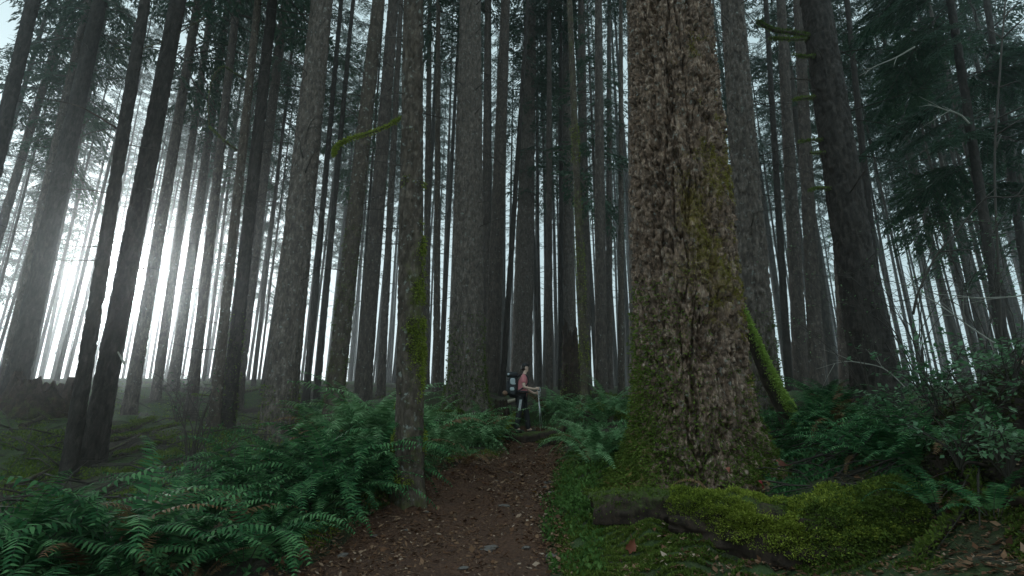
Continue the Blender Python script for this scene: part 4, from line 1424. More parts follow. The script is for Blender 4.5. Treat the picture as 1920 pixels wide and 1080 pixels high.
# leaf litter and chips on the path and the bank
rg = np.random.default_rng(91)
yy = 3.8 + 10.6 * rg.uniform(0, 1, 38000) ** 1.25
a_, b_ = path_edges(yy)
xx = a_ - 0.15 + (b_ - a_ + 0.3) * rg.uniform(0, 1, len(yy))
Pl = np.stack([xx, yy, ground_h(xx, yy) + 0.035 + 0.03 * fbm(np.stack([xx, yy, 0 * xx], 1) * 6, 21, 3)], 1)
Pr = np.concatenate([scatter_pix(7000, 1560, 1960, 720, 1090, rg), scatter_pix(3500, 1150, 1600, 990, 1100, rg)])
Pr = Pr[rg.uniform(0, 1, len(Pr)) < 0.8]
Pr[:, 2] += 0.02
Pl = Pl[fbm(Pl * np.array([1.6, 1.0, 0]), 44, 4) + rg.uniform(-0.35, 0.35, len(Pl)) > -0.22]      # drifts, not an even strew
Pall = np.concatenate([Pl, Pr])
n = len(Pall)
Dd = unit(rg.normal(0, 1, (n, 3)) * np.array([1, 1, 0.28]))
Ss = unit(np.cross(Dd, unit(np.array([0, 0, 1.0]) + rg.normal(0, 0.3, (n, 3)))))
Ls = np.minimum(rg.gamma(2.0, 0.014, n) + 0.009, 0.085)
Vv = kites(Pall, Dd, Ss, Ls, Ls * rg.uniform(0.25, 0.8, n)).reshape(-1, 3)
o = obj('leaf_litter', mesh_np('leaf_litter', Vv, np.arange(n * 4).reshape(-1, 4), [M_LITTER]))
o['kind'] = 'stuff'
o['label'] = 'brown fallen leaves and bark chips strewn over the path'


def rock_mesh(seed):
    import bmesh
    bm = bmesh.new()
    bmesh.ops.create_icosphere(bm, subdivisions=2, radius=1.0)
    co = np.array([v.co for v in bm.verts])
    f = 1 + 0.45 * vnoise(co * 1.3 + seed * 9, seed) + 0.15 * vnoise(co * 3 + seed, seed + 1)
    for v, k in zip(bm.verts, f):
        v.co = v.co * float(k)
        v.co.z *= 0.5
    me = bpy.data.meshes.new('stone')
    bm.to_mesh(me); bm.free()
    me.materials.append(M_STONE)
    return me


ROCKS = [rock_mesh(k) for k in range(4)]
for k, (px, py, s) in enumerate([(945, 955, .085), (1030, 910, .07), (1024, 918, .05), (1035, 930, .05), (955, 890, .05), (973, 842, .07), (990, 856, .04), (978, 848, .045), (916, 1035, .07), (925, 1033, .06), (905, 1038, .05),
                                (985, 1035, .05), (868, 1072, .06), (790, 950, .04), (880, 932, .035), (855, 975, .03), (800, 965, .03), (1005, 858, .05), (1012, 800, .06), (1002, 806, .05), (985, 816, .05), (700, 1010, .04), (760, 1000, .035), (640, 1050, .05), (930, 905, .04), (1035, 1050, .05), (960, 870, .04)]):
    p = hit(px, py, 3.5)
    if p is None:
        continue
    o = obj('stone', ROCKS[k % 4], path, (p[0], p[1], p[2] + 0.02 + s * 0.1), (0.2 * math.sin(k), 0.2 * math.cos(k), k * 1.7), (s, s, s * 0.7))


def single_leaf(label, p, s, col, rot):
    """a broad fallen leaf with a bent blade and stalk"""
    mb = MB()
    th = np.linspace(0, 2 * np.pi, 24, endpoint=False)
    r = 0.6 + 0.25 * np.abs(np.cos(2.5 * th)) + 0.1 * np.cos(7 * th)
    V = np.stack([r * np.cos(th), r * np.sin(th) * 0.8, 0.25 * np.sin(th * 2) * r], 1)
    V = np.concatenate([V, [[0, 0, 0.12]]]) * s
    k = np.arange(24)
    mb.add(V, None, np.stack([k, (k + 1) % 24, np.full(24, 24)], 1))
    mb.tube(np.array([[-.5, 0, .02], [-1.0, .1, .1], [-1.3, .2, .25]]) * s, [.02 * s, .02 * s, .015 * s], 4)
    o = obj('fallen_leaf', mb.mesh('fallen_leaf', [plain('leaf_' + label[:8], col, 0.6, 0.25, 30)], True), None, tuple(p), rot)
    tag(o, label, 'leaf')


single_leaf('yellow fallen leaf lying on the middle of the path', hit(1003, 933) + np.array([0, 0, .05]), .07, (0.55, 0.30, 0.05), (.3, .5, 1))
single_leaf('rust orange curled leaf in the moss at the bottom', hit(1185, 1052) + np.array([0, 0, .09]), .08, (0.30, 0.10, 0.06), (.2, 1.2, 2))
single_leaf('bright red withered leaf behind the mossy log', at(1428, 908, 6.3), .075, (0.40, 0.04, 0.06), (1.2, .3, 1))
single_leaf('pink brown dry leaf at the foot of the giant', at(1397, 872, 6.6), .08, (0.42, 0.2, 0.15), (1.0, .4, .3))
single_leaf('reddish dry leaf hanging on a fern behind the mossy log', at(1467, 868, 6.4), .08, (0.36, 0.13, 0.10), (.9, -.4, 2.3))
single_leaf('reddish narrow leaf standing left of the bright red leaf', at(1366, 882, 6.4), .06, (0.36, 0.12, 0.08), (1.4, .1, .8))
single_leaf('red brown leaf on the dark bank at far right', at(1770, 905, 5.0), .08, (0.28, 0.08, 0.05), (.9, .6, .4))
single_leaf('pale orange leaf at the right frame edge', at(1915, 680, 5.4), .06, (0.55, 0.3, 0.18), (1.2, .2, .4))

# ------------------------------------------------------------------ shrubs and bare branches
def shrub(name, label, p, h, spread, n_stem, n_leaf, seed, leaf_s=0.05, lm=M_SHRUB, lean=(0, 0), tw=M_TWIG, rad=0.008):
    rg = np.random.default_rng(seed)
    t = thing(name, label, 'shrub', p)
    tips, dirs = [], []
    for k in range(n_stem):
        az = rg.uniform(0, 6.28)
        hh = h * rg.uniform(0.6, 1.1)
        e = np.array([math.cos(az) * spread * rg.uniform(.4, 1.1) + lean[0], math.sin(az) * spread * rg.uniform(.4, 1.1) + lean[1], hh])
        P = bez([np.zeros(3), e * np.array([.25, .25, .5]) + rg.normal(0, .05 * h, 3), e * np.array([.65, .65, .85]) + rg.normal(0, .05 * h, 3), e], 9)
        mb = MB()
        mb.tube(P, np.linspace(rad, rad * 0.25, 9), 4, cap=False)
        for j in range(7):
            i = rg.integers(3, 9)
            d = unit(rg.normal(0, 1, 3) * np.array([1, 1, .35]) + np.array([0, 0, .1]))
            L = h * rg.uniform(.15, .4)
            q = np.array([P[i], P[i] + d * L * .5 + np.array([0, 0, .03 * L]), P[i] + d * L - np.array([0, 0, .08 * L])])
            mb.tube(q, [rad * .4, rad * .3, rad * .15], 3, cap=False)
            for f in (0.35, .55, .7, .85, 1):
                tips.append(P[i] + d * L * f); dirs.append(d)
        obj('stem', mb.mesh('stem', [tw]), t)
    if n_leaf:
        tips, dirs = np.array(tips), np.array(dirs)
        k = rg.integers(0, len(tips), n_leaf)
        Dv = unit(dirs[k] + rg.normal(0, .7, (n_leaf, 3)) * np.array([1, 1, .5]))
        Sv = unit(np.cross(Dv, np.array([0, 0, 1.0]) + rg.normal(0, .35, (n_leaf, 3))))
        L = leaf_s * rg.uniform(.6, 1.3, n_leaf)
        Vv = kites(tips[k] + rg.normal(0, .02, (n_leaf, 3)), Dv, Sv, L, L * .62).reshape(-1, 3)
        lf = obj('leaves', mesh_np('leaves', Vv, np.arange(n_leaf * 4).reshape(-1, 4), [lm]), t)
        lf['kind'] = 'stuff'
    return t


shrub('leafy_shrub', 'leafy shrub with small pale glinting leaves left of the dark bank', hit(1770, 800, 4), 0.8, .55, 14, 620, 1, .065)
shrub('leafy_shrub', 'low leafy shrub in the hollow before the black trunk', hit(1690, 830, 4), 0.55, .6, 11, 420, 2, .06)
shrub('leafy_shrub', 'sparse shrub growing on top of the dark bank', at(1880, 745, 5.5), 0.6, .5, 9, 220, 3, .055)
shrub('twiggy_shrub', 'tall sparse shrub of thin green twigs right of the black trunk', at(1740, 770, 8.0), 2.6, 1.0, 11, 420, 4, .035, M_FERN_LIT, (-.3, -.3), M_TWIG, .011)
shrub('twiggy_shrub', 'bare thin twigs spreading in front of the black trunk', at(1640, 775, 7.6), 1.9, 1.0, 9, 160, 5, .03, M_FERN_LIT, (-.6, -.3), M_TWIG, .006)
shrub('twiggy_shrub', 'fine green twigs crowding the right frame edge', at(1900, 760, 7.4), 2.6, 1.0, 11, 420, 6, .04, M_SHRUB, (-.2, -.2), M_TWIG, .010)
shrub('dead_shrub', 'dead twiggy shrub left of the tight pair of trunks', hit(352, 900, 5), 1.35, .42, 12, 90, 7, .04, M_FERN, (0, 0), M_TWIG, .012)
shrub('dead_shrub', 'tangle of dead twigs behind the dead shrub', hit(330, 800, 5), 1.0, .7, 10, 0, 8, .04, M_FERN, (0, 0), M_TWIG, .009)


def bare_branch(label, pts, r0, r1, mat=M_TWIG, forks=0, seed=0):
    rg = np.random.default_rng(seed)
    P = bez([at(*p) for p in pts], 26)
    c = P[0].copy()
    P = P - c
    mb = MB()
    mb.tube(P, np.linspace(r0, r1, 26), 6)
    for k in range(forks):
        i = rg.integers(6, 24)
        tg = unit(P[min(i + 1, 25)] - P[i])
        d = unit(tg + rg.normal(0, .6, 3))
        L = rg.uniform(.2, .6)
        mb.tube(np.array([P[i], P[i] + d * L * .5, P[i] + d * L + np.array([0, 0, -.05 * L])]), [r1 * 1.4, r1, r1 * .5], 4)
    o = obj('bare_branch', mb.mesh('bare_branch', [mat], True), None, tuple(c))
    tag(o, label, 'branch', 'bare branches at right')


bare_branch('long bare branch arching up to the right frame edge', [(1712, 590, 6.9), (1722, 548, 6.8), (1755, 480, 6.7), (1790, 440, 6.6), (1845, 375, 6.4), (1890, 370, 6.3), (1960, 362, 6.2)], .016, .008, M_TWIG, 8, 1)
bare_branch('thin pale stem bowing left across the black trunk', [(1705, 735, 7.2), (1670, 700, 7.3), (1640, 685, 7.4), (1585, 678, 7.5), (1530, 692, 7.6)], .009, .003, M_PALETWIG, 5, 2)
bare_branch('pale twig slanting across the green twigs at right', [(1875, 650, 6.4), (1815, 610, 6.6), (1760, 570, 6.8), (1720, 545, 6.9), (1700, 500, 7.0)], .010, .004, M_PALETWIG, 7, 3)
bare_branch('level grey twig at the right frame edge', [(1960, 540, 6), (1910, 555, 6), (1865, 558, 6.1), (1820, 560, 6.2)], .012, .004, M_PALETWIG, 3, 4)
bare_branch('pale dead branch hanging among the dark boughs at upper right', [(1715, 88, 10.4), (1680, 108, 10.5), (1640, 125, 10.6), (1612, 142, 10.7)], .022, .008, M_PALETWIG, 3, 5)
bare_branch('thin upright stem at the right before the hemlock trunk', [(1880, 700, 7.2), (1872, 500, 7.2), (1865, 300, 7.2), (1876, 120, 7.2), (1885, 0, 7.2)], .018, .012, M_TWIG, 8, 6)
bare_branch('pale bent twig beside the slim hemlock trunk', [(1818, 232, 9), (1800, 215, 9), (1770, 205, 9), (1740, 195, 9)], .018, .006, M_PALETWIG, 4, 7)
bare_branch('fallen pale twig lying on moss by the right path edge', [(1062, 845, 11.4), (1080, 860, 11.0), (1100, 875, 10.6)], .012, .005, M_PALETWIG, 2, 8)

# twiggy debris all over the left slope
rgd = np.random.default_rng(66)
Pd = np.concatenate([scatter_pix(420, 0, 620, 725, 960, rgd), scatter_pix(160, 1450, 1900, 760, 930, rgd)])
mb = MB()
for p in Pd:
    L = rgd.uniform(.25, 1.2); az = rgd.uniform(0, 6.28)
    e = p + np.array([math.cos(az) * L, math.sin(az) * L, 0]); e[2] = gz(e[0], e[1]) + rgd.uniform(0.02, 0.3) * L
    m_ = (p + e) / 2 + np.array([0, 0, .08 * L])
    r_ = rgd.uniform(.004, .016)
    mb.tube(np.array([p, m_, e]), [r_, r_ * .8, r_ * .4], 4)
o = obj('debris', mb.mesh('debris', [M_TWIG]))
o['kind'] = 'stuff'
o['label'] = 'dead twigs and fallen sticks littering the slope'

# upturned mound of soil and roots filling the right edge
import bmesh
bm = bmesh.new()
bmesh.ops.create_icosphere(bm, subdivisions=6, radius=1.0)
co = np.array([v.co for v in bm.verts]); fc = np.array([[v.index for v in f.verts] for f in bm.faces]); bm.free()
cc = at(2080, 975, 5.0)
f1, f2, idd = worley(co * 6, 3, True)
k_ = 1 + 0.55 * fbm(co * 1.9 + 4, 2, 4) + 0.05 * fbm(co * 9, 6, 3) + 0.05 * idd * sstep(0, .2, f2 - f1)
Vm = co * k_[:, None] * np.array([1.3, 1.1, 1.3])
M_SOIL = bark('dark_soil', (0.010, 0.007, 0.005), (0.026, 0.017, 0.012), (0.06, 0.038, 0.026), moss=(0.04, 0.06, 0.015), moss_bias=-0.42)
mnd = thing('root_mound', 'nearly black mound of soil and torn roots at the right edge', 'mound', cc + np.array([0, 0, -1.3]))
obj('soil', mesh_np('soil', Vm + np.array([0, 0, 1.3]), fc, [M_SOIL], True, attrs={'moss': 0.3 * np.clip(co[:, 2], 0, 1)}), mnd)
rgm = np.random.default_rng(9)
wm = ((co[:, 0] < 0.4) & (co[:, 1] < 0.5)).astype(float)
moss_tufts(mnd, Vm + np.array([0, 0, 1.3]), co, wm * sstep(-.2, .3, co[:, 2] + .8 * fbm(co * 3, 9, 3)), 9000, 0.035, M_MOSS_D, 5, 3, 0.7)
for k in range(60):
    i = rgm.choice(np.where((co[:, 0] < 0.3) & (co[:, 1] < 0.4) & (co[:, 2] > -0.5))[0])
    p = Vm[i] + np.array([0, 0, 1.3]); nrm = unit(co[i])
    d1 = unit(rgm.normal(0, 1, 3) + nrm * .6 + np.array([-.3, -.2, -.4])); L = rgm.uniform(.2, .65)
    P = bez([p - nrm * .1, p + nrm * .06, p + nrm * .08 + d1 * L * .5, p + d1 * L + np.array([0, 0, -.25 * L])], 10)
    mb = MB(); mb.tube(P, np.linspace(rgm.uniform(.008, .028), .003, 10), 5)
    obj('root', mb.mesh('root', [M_ROT], True), mnd)
for k, (px, py, dd, hh, lab) in enumerate([(1850, 800, 4.5, .5, 'leafy sprays rooted on the front of the black mound'), (1900, 740, 4.7, .5, 'leafy sprays on top of the black mound'), (1800, 880, 4.4, .4, 'small leafy plant low on the black mound'), (1890, 900, 4.1, .4, 'leafy sprays hanging at the right frame edge')]):
    shrub('leafy_shrub', lab, at(px, py, dd), hh, .4, 9, 260, 20 + k, .05, M_SHRUB, (-.1, -.1))
for k, (px, py, dd, lab) in enumerate([(1790, 830, 4.5, 'fern growing from the left flank of the black mound'), (1860, 960, 4.1, 'fern drooping low over the front of the black mound'), (1910, 830, 4.3, 'fern on the black mound by the frame edge'), (1760, 950, 4.5, 'small fern at the foot of the black mound')]):
    fern(lab, at(px, py, dd), .55, 9, 'g', None)
# roots laced over the dark bank
rg = np.random.default_rng(15)
bank_labels = ['upper root snaking over the dark bank at far right', 'middle root snaking over the dark bank at far right', 'lower root snaking over the dark bank at far right', 'short root at the foot of the dark bank']
for k, pts in enumerate([[(1960, 740), (1880, 770), (1810, 800), (1760, 850)], [(1960, 850), (1880, 860), (1800, 900), (1740, 960)], [(1960, 960), (1850, 960), (1780, 1000), (1720, 1050)], [(1850, 830), (1830, 900), (1845, 980)]]):
    P = [hit(px, py, 3.0) for px, py in pts]
    P = [p + np.array([0, -.02, .04]) for p in P if p is not None]
    if len(P) < 3:
        continue
    log_thing('root', bank_labels[k], P, [.05, .04, .02], 90 + k, M_ROT, 300, .035, M_MOSS, 'root', n=12, k=30, depth=.004)

# ------------------------------------------------------------------ the hiker
def skin_mesh(name, verts, edges, rads, mat, parent, root=0, sub=2):
    me = bpy.data.meshes.new(name)
    me.from_pydata([tuple(v) for v in verts], edges, [])
    me.materials.append(mat)
    o = obj(name, me, parent)
    md = o.modifiers.new('skin', 'SKIN')
    md.use_smooth_shade = True
    md.branch_smoothing = 0.3
    sk = me.skin_vertices[0].data
    for k, r in enumerate(rads):
        sk[k].radius = r if isinstance(r, tuple) else (r, r)
        sk[k].use_root = (k == root)
    s = o.modifiers.new('subsurf', 'SUBSURF')
    s.levels = sub
    s.render_levels = sub
    return o


M_SKIN = plain('skin', (0.78, 0.54, 0.43), 0.5, 0.06, 20)
M_SHIRT = plain('red_shirt', (0.72, 0.25, 0.27), 0.85, 0.22, 60)
M_PANTS = plain('black_trousers', (0.012, 0.013, 0.015), 0.7, 0.3, 25)
M_WHITE = plain('white_stripe', (0.75, 0.76, 0.78), 0.6, 0.05, 20)
M_CAP = plain('black_cap', (0.015, 0.015, 0.017), 0.7, 0.3, 30)
M_HAIR = plain('dark_hair', (0.02, 0.015, 0.012), 0.6, 0.3, 60)
M_SHOE = plain('dark_shoe', (0.03, 0.026, 0.024), 0.7, 0.3, 30)
M_PACK = plain('black_pack', (0.02, 0.022, 0.027), 0.6, 0.4, 18)
M_PACKL = plain('pale_pack_panel', (0.50, 0.55, 0.58), 0.6, 0.25, 12)
M_TAN = plain('tan_foam', (0.30, 0.17, 0.11), 0.8, 0.25, 14)
M_ALU = plain('pole_metal', (0.55, 0.57, 0.58), 0.35, 0.1, 10, metal=0.8)
M_EYE = plain('dark_eye', (0.01, 0.01, 0.01), 0.3, 0.1, 5)
M_LIP = plain('lip', (0.36, 0.15, 0.13), 0.5, 0.1, 5)

HP = at(978, 811, 14.0)
HP[2] = gz(HP[0], HP[1]) + 0.03
HS = 1.0
hik = thing('person', 'hiker in a red t-shirt and black striped trousers gazing up, holding trekking poles', 'person', HP)
J = {}


def jt(n, x, y, z, r):
    J[n] = (np.array([x, y, z]), r)


jt('pelvis', 0, 0, .93, (.13, .15)); jt('waist', .01, 0, 1.06, (.11, .135)); jt('chest', .035, 0, 1.26, (.12, .155)); jt('upper', .05, 0, 1.40, (.09, .12))
jt('neck', .085, 0, 1.50, .052); jt('neck2', .105, 0, 1.56, .048); jt('jaw', .125, 0, 1.60, (.066, .062)); jt('head', .11, 0, 1.67, (.092, .074)); jt('crown', .10, 0, 1.73, (.072, .064))
for s, y in (('r', -1), ('l', 1)):
    jt('sh' + s, .05, .17 * y, 1.42, .058)
jt('elr', .06, -.24, 1.14, .042); jt('ell', .12, .23, 1.14, .042)
jt('wrr', .32, -.19, 1.10, .028); jt('wrl', .33, .15, 1.02, .028)
jt('par', .395, -.175, 1.115, (.026, .038)); jt('pal', .40, .135, 1.02, (.026, .038))
jt('hipr', -.01, -.09, .88, .092); jt('hipl', .01, .09, .88, .092)
jt('knr', -.07, -.10, .48, .062); jt('knl', .14, .10, .48, .062)
jt('anr', -.13, -.10, .10, .042); jt('anl', .18, .10, .10, .042)
jt('her', -.145, -.10, .045, .04); jt('hel', .165, .10, .045, .04)
jt('tor', .06, -.12, .035, .034); jt('tol', .37, .115, .035, .034)
names = list(J)
E = [('pelvis', 'waist'), ('waist', 'chest'), ('chest', 'upper'), ('upper', 'neck'), ('neck', 'neck2'), ('neck2', 'jaw'), ('jaw', 'head'), ('head', 'crown')]
for s in 'rl':
    E += [('upper', 'sh' + s), ('sh' + s, 'el' + s), ('el' + s, 'wr' + s), ('wr' + s, 'pa' + s), ('pelvis', 'hip' + s), ('hip' + s, 'kn' + s), ('kn' + s, 'an' + s), ('an' + s, 'he' + s), ('an' + s, 'to' + s)]
verts = [J[n][0] for n in names]; rads = [J[n][1] for n in names]
edges = [(names.index(a), names.index(b)) for a, b in E]
# five fingers closing round each pole grip
for s, sy in (('r', 1), ('l', -1)):
    p = J['pa' + s][0]; pi = names.index('pa' + s)
    for f in range(4):
        zz_ = .028 - .019 * f
        ln = (0.9, 1.0, 0.95, 0.78)[f]
        chain = [p + np.array([.03, -.012 * sy, zz_]), p + np.array([.03 + .030 * ln, .004 * sy, zz_ - .004]), p + np.array([.03 + .022 * ln, .032 * sy, zz_ - .006]), p + np.array([.012, .036 * sy, zz_ - .006])]
        prev = pi
        for c, rr_ in zip(chain, (.0105, .0095, .0088, .0075)):
            verts.append(c); rads.append(rr_); edges.append((prev, len(verts) - 1)); prev = len(verts) - 1
    prev = pi
    for c, rr_ in zip([p + np.array([-.005, .022 * sy, .03]), p + np.array([.022, .034 * sy, .042]), p + np.array([.042, .026 * sy, .044])], (.0125, .011, .009)):
        verts.append(c); rads.append(rr_); edges.append((prev, len(verts) - 1)); prev = len(verts) - 1
# nose
hi_ = names.index('jaw')
verts.append(np.array([.197, 0, 1.652])); rads.append((.012, .012)); edges.append((names.index('head'), len(verts) - 1))
verts.append(np.array([.183, 0, 1.598])); rads.append((.028, .026)); edges.append((hi_, len(verts) - 1))
skin_mesh('body', verts, edges, rads, M_SKIN, hik, 0, 2)


def part_skin(name, keys, eds, mat, grow, over=None):
    v = [J[k][0] for k in keys]
    over = over or {}
    r = []
    for k in keys:
        q = over.get(k, J[k][1])
        r.append(tuple(a + grow for a in q) if isinstance(q, tuple) else q + grow)
    return skin_mesh(name, v, [(keys.index(a), keys.index(b)) for a, b in eds], r, mat, hik, 0, 2)


for s in 'rl':
    J['slv' + s] = (J['sh' + s][0] * .3 + J['el' + s][0] * .7, .058)
J['hem'] = (np.array([-.005, 0, .90]), (.135, .155))
part_skin('t_shirt', ['waist', 'hem', 'chest', 'upper', 'neck', 'shr', 'slvr', 'shl', 'slvl'],
          [('waist', 'hem'), ('waist', 'chest'), ('chest', 'upper'), ('upper', 'neck'), ('upper', 'shr'), ('shr', 'slvr'), ('upper', 'shl'), ('shl', 'slvl')], M_SHIRT, .014, {'neck': .05})
J['cuffr'] = (J['anr'][0] + np.array([0, 0, -.01]), .058); J['cuffl'] = (J['anl'][0] + np.array([0, 0, -.01]), .058)
part_skin('trousers', ['pelvis', 'hipr', 'hipl', 'knr', 'knl', 'cuffr', 'cuffl'], [('pelvis', 'hipr'), ('pelvis', 'hipl'), ('hipr', 'knr'), ('hipl', 'knl'), ('knr', 'cuffr'), ('knl', 'cuffl')], M_PANTS, .016)
for s in 'rl':
    v = [J['he' + s][0] + np.array([-.015, 0, -.005]), J['an' + s][0] * .5 + J['to' + s][0] * .5 + np.array([0, 0, .0]), J['to' + s][0] + np.array([.01, 0, 0])]
    skin_mesh('shoe', v, [(0, 1), (1, 2)], [(.052, .05), (.05, .052), (.036, .048)], M_SHOE, hik, 0, 2)
# three white stripes down the near thigh
for k in range(3):
    mb = MB()
    P = []
    for f in np.linspace(.12, .80, 9):
        c = J['hipr'][0] * (1 - f) + J['knr'][0] * f
        rr_ = (.092 * (1 - f) + .062 * f) + .018
        off = (k - 1) * .022
        P.append((c + np.array([off - .007, -math.sqrt(max(rr_ ** 2 - off ** 2, 1e-4)) - .006, 0]), c + np.array([off + .007, -math.sqrt(max(rr_ ** 2 - off ** 2, 1e-4)) - .006, 0])))
    V_ = np.array(P).reshape(-1, 3)
    V_ = np.concatenate([V_, V_ + np.array([0, .02, 0])])
    nn = len(P)
    Q_ = [[2 * i, 2 * i + 1, 2 * i + 3, 2 * i + 2] for i in range(nn - 1)]
    Q_ += [[2 * i + o_, 2 * i + 2 + o_, 2 * i + 2 + o_ + 2 * nn, 2 * i + o_ + 2 * nn] for i in range(nn - 1) for o_ in (0, 1)]
    mb.add(V_, Q_)
    obj('stripe', mb.mesh('stripe', [M_WHITE]), hik)
# head: cap, hair, eyes, ears, mouth
def ell(c, r, n=14, m=9, zmin=-1.0):
    V_, Q_ = [], []
    for i in range(m + 1):
        ph = math.asin(zmin) + (math.pi / 2 - math.asin(zmin)) * i / m
        for j in range(n):
            a = 2 * math.pi * j / n
            V_.append([c[0] + r[0] * math.cos(ph) * math.cos(a), c[1] + r[1] * math.cos(ph) * math.sin(a), c[2] + r[2] * math.sin(ph)])
    for i in range(m):
        for j in range(n):
            Q_.append([i * n + j, i * n + (j + 1) % n, (i + 1) * n + (j + 1) % n, (i + 1) * n + j])
    return V_, Q_


mb = MB(); mb.add(*ell((.097, 0, 1.695), (.098, .084, .10), 18, 9, .05)); cap_o = obj('cap', mb.mesh('cap', [M_CAP], True), hik)
mb = MB()
th_ = np.linspace(-1.1, 1.1, 13)
Vb = np.concatenate([np.stack([.097 + .09 * np.cos(th_), .08 * np.sin(th_), np.full(13, 1.715)], 1), np.stack([.097 + .09 * np.cos(th_) + .05 * np.cos(th_), .082 * np.sin(th_), np.full(13, 1.735)], 1)])
Vb = np.concatenate([Vb, Vb + np.array([0, 0, .007])])
mb.add(Vb, [[i, i + 1, i + 14, i + 13] for i in range(12)] + [[i + 26, i + 27, i + 40, i + 39] for i in range(12)] + [[i + 13, i + 14, i + 40, i + 39] for i in range(12)])
obj('visor', mb.mesh('visor', [M_CAP]), cap_o)
mb = MB(); mb.add(*ell((.065, 0, 1.655), (.072, .078, .075), 14, 9)); obj('hair', mb.mesh('hair', [M_HAIR], True), hik)
for s in (-1, 1):
    mb = MB(); mb.add(*ell((.178, .032 * s, 1.668), (.012, .014, .008), 8, 6)); obj('eye', mb.mesh('eye', [M_EYE], True), hik)
    mb = MB(); mb.add(*ell((.108, .083 * s, 1.645), (.016, .008, .028), 10, 8)); obj('ear', mb.mesh('ear', [M_SKIN], True), hik)
mb = MB(); mb.add(*ell((.190, 0, 1.617), (.008, .022, .007), 10, 6)); obj('mouth', mb.mesh('mouth', [M_LIP], True), hik)

# backpack worn by the hiker
bp = thing('backpack', 'black hiking backpack with pale grey panels on the hiker\'s back', 'backpack', tuple(HP + np.array([-.22, 0, .90])))


def rbox(c, sz, e=3.2, n=16, m=10, taper=0.0):
    """rounded box (superellipsoid)"""
    V_, Q_ = [], []
    sg = lambda v: math.copysign(abs(v) ** (2 / e), v)
    for i in range(m + 1):
        ph = -math.pi / 2 + math.pi * i / m
        for j in range(n):
            a = 2 * math.pi * j / n + math.pi / n
            k_ = 1 - taper * math.sin(ph)
            V_.append([c[0] + sz[0] / 2 * sg(math.cos(ph)) * sg(math.cos(a)) * k_, c[1] + sz[1] / 2 * sg(math.cos(ph)) * sg(math.sin(a)) * k_, c[2] + sz[2] / 2 * sg(math.sin(ph))])
    for i in range(m):
        for j in range(n):
            Q_.append([i * n + j, i * n + (j + 1) % n, (i + 1) * n + (j + 1) % n, (i + 1) * n + j])
    return V_, Q_


def pp(name, c, sz, mat, parent=None, e=3.2):
    mb = MB(); mb.add(*rbox(c, sz, e))
    return obj(name, mb.mesh(name, [mat], True), parent or bp)


pk = pp('pack_body', (0, 0, .27), (.27, .33, .56), M_PACK)
pp('lid', (-.01, 0, .575), (.30, .34, .15), M_PACK)
pp('front_pocket', (-.13, 0, .24), (.09, .26, .36), M_PACK)
pp('side_pocket', (0, -.165, .16), (.17, .08, .24), M_PACK)
pp('side_pocket', (0, .165, .16), (.17, .08, .24), M_PACK)
pp('side_panel', (-.005, -.172, .40), (.13, .025, .16), M_PACKL)
pp('side_panel', (-.02, -.208, .20), (.11, .02, .09), M_PACKL)
pp('side_panel', (.02, -.172, .335), (.10, .022, .05), M_PACKL)
pp('lid_panel', (-.10, -.10, .58), (.09, .12, .07), M_PACKL)
for s in (-1, 1):
    mb = MB()
    P = bez([(.10, .10 * s, .50), (.20, .11 * s, .575), (.335, .115 * s, .56), (.40, .12 * s, .45), (.37, .15 * s, .32), (.22, .16 * s, .20), (.10, .15 * s, .14)], 24)
    mb.tube(P, .019, 6)
    obj('shoulder_strap', mb.mesh('shoulder_strap', [M_PACK], True), bp)
mb = MB()
a_ = np.linspace(0, 2 * np.pi, 28)
mb.tube(np.stack([.225 + .155 * np.cos(a_), .178 * np.sin(a_), np.full(28, .135)], 1), .026, 6)
obj('hip_belt', mb.mesh('hip_belt', [M_PACK], True), bp)
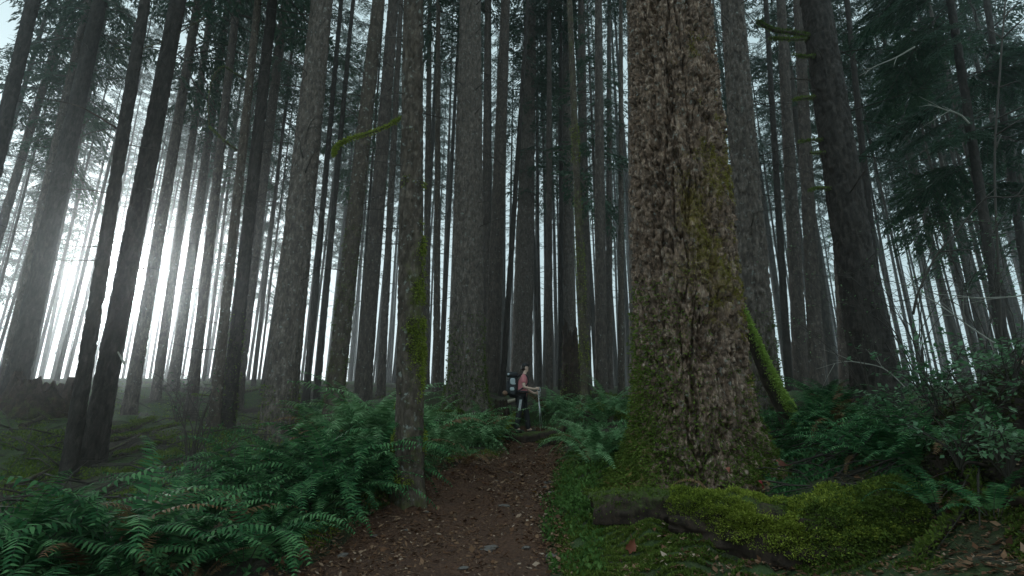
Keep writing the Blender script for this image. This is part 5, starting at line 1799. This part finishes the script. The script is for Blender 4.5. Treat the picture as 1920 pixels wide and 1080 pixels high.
mb = MB(); mb.tube(np.array([(-.19, -.13, .10), (-.21, 0, .12), (-.19, .13, .10)]), [.055, .06, .055], 12)
obj('rolled_mat', mb.mesh('rolled_mat', [M_TAN], True), bp)

# trekking poles in the hands
for s, lab, foot in (('r', 'near trekking pole with pale shaft in the hiker\'s raised hand', (.47, -.25)), ('l', 'far trekking pole in the hiker\'s lower hand', (.55, .16))):
    p = J['pa' + s][0] + np.array([.034, .012 * (1 if s == 'r' else -1), .0])
    fx, fy = HP[0] + foot[0], HP[1] + foot[1]
    e = np.array([foot[0], foot[1], gz(fx, fy) - HP[2]])
    d_ = unit(e - p)
    t = thing('trekking_pole', lab, 'trekking pole', tuple(HP + e), 'trekking poles')
    rel = lambda q: q - e
    mb = MB(); mb.tube(np.array([rel(p + d_ * .06), rel(e)]), [.009, .006], 8); obj('shaft', mb.mesh('shaft', [M_ALU], True), t)
    mb = MB(); mb.tube(np.array([rel(p - d_ * .075), rel(p - d_ * .06), rel(p), rel(p + d_ * .06)]), [.016, .019, .014, .015], 10); obj('grip', mb.mesh('grip', [M_PACKL if s == 'l' else M_PACK], True), t)
    mb = MB(); mb.tube(np.array([rel(e - d_ * .08), rel(e - d_ * .07)]), [.035, .03], 12); obj('basket', mb.mesh('basket', [M_PACK], True), t)
    mb = MB(); mb.tube(bez([rel(p - d_ * .06), rel(p - d_ * .03 + np.array([.05, 0, -.03])), rel(p + np.array([.045, 0, -.09])), rel(p + d_ * .05)], 10), .006, 5); obj('wrist_strap', mb.mesh('wrist_strap', [M_WHITE], True), t)
def haze():
    m, nt, o = nodes('haze')
    v = N(nt, 'ShaderNodeVolumePrincipled', Density=HAZE_DENSITY, Anisotropy=HAZE_G)
    v.inputs['Color'].default_value = (0.93, 0.98, 1.0, 1)
    nt.links.new(v.outputs[0], o.inputs['Volume'])
    mb = MB()
    mb.box((0, 19, 16), (172, 120, 64))
    h = obj('haze', mb.mesh('haze', [m]))
    h['kind'] = 'stuff'
    h['label'] = 'pale mist hanging through the whole wood'
haze()
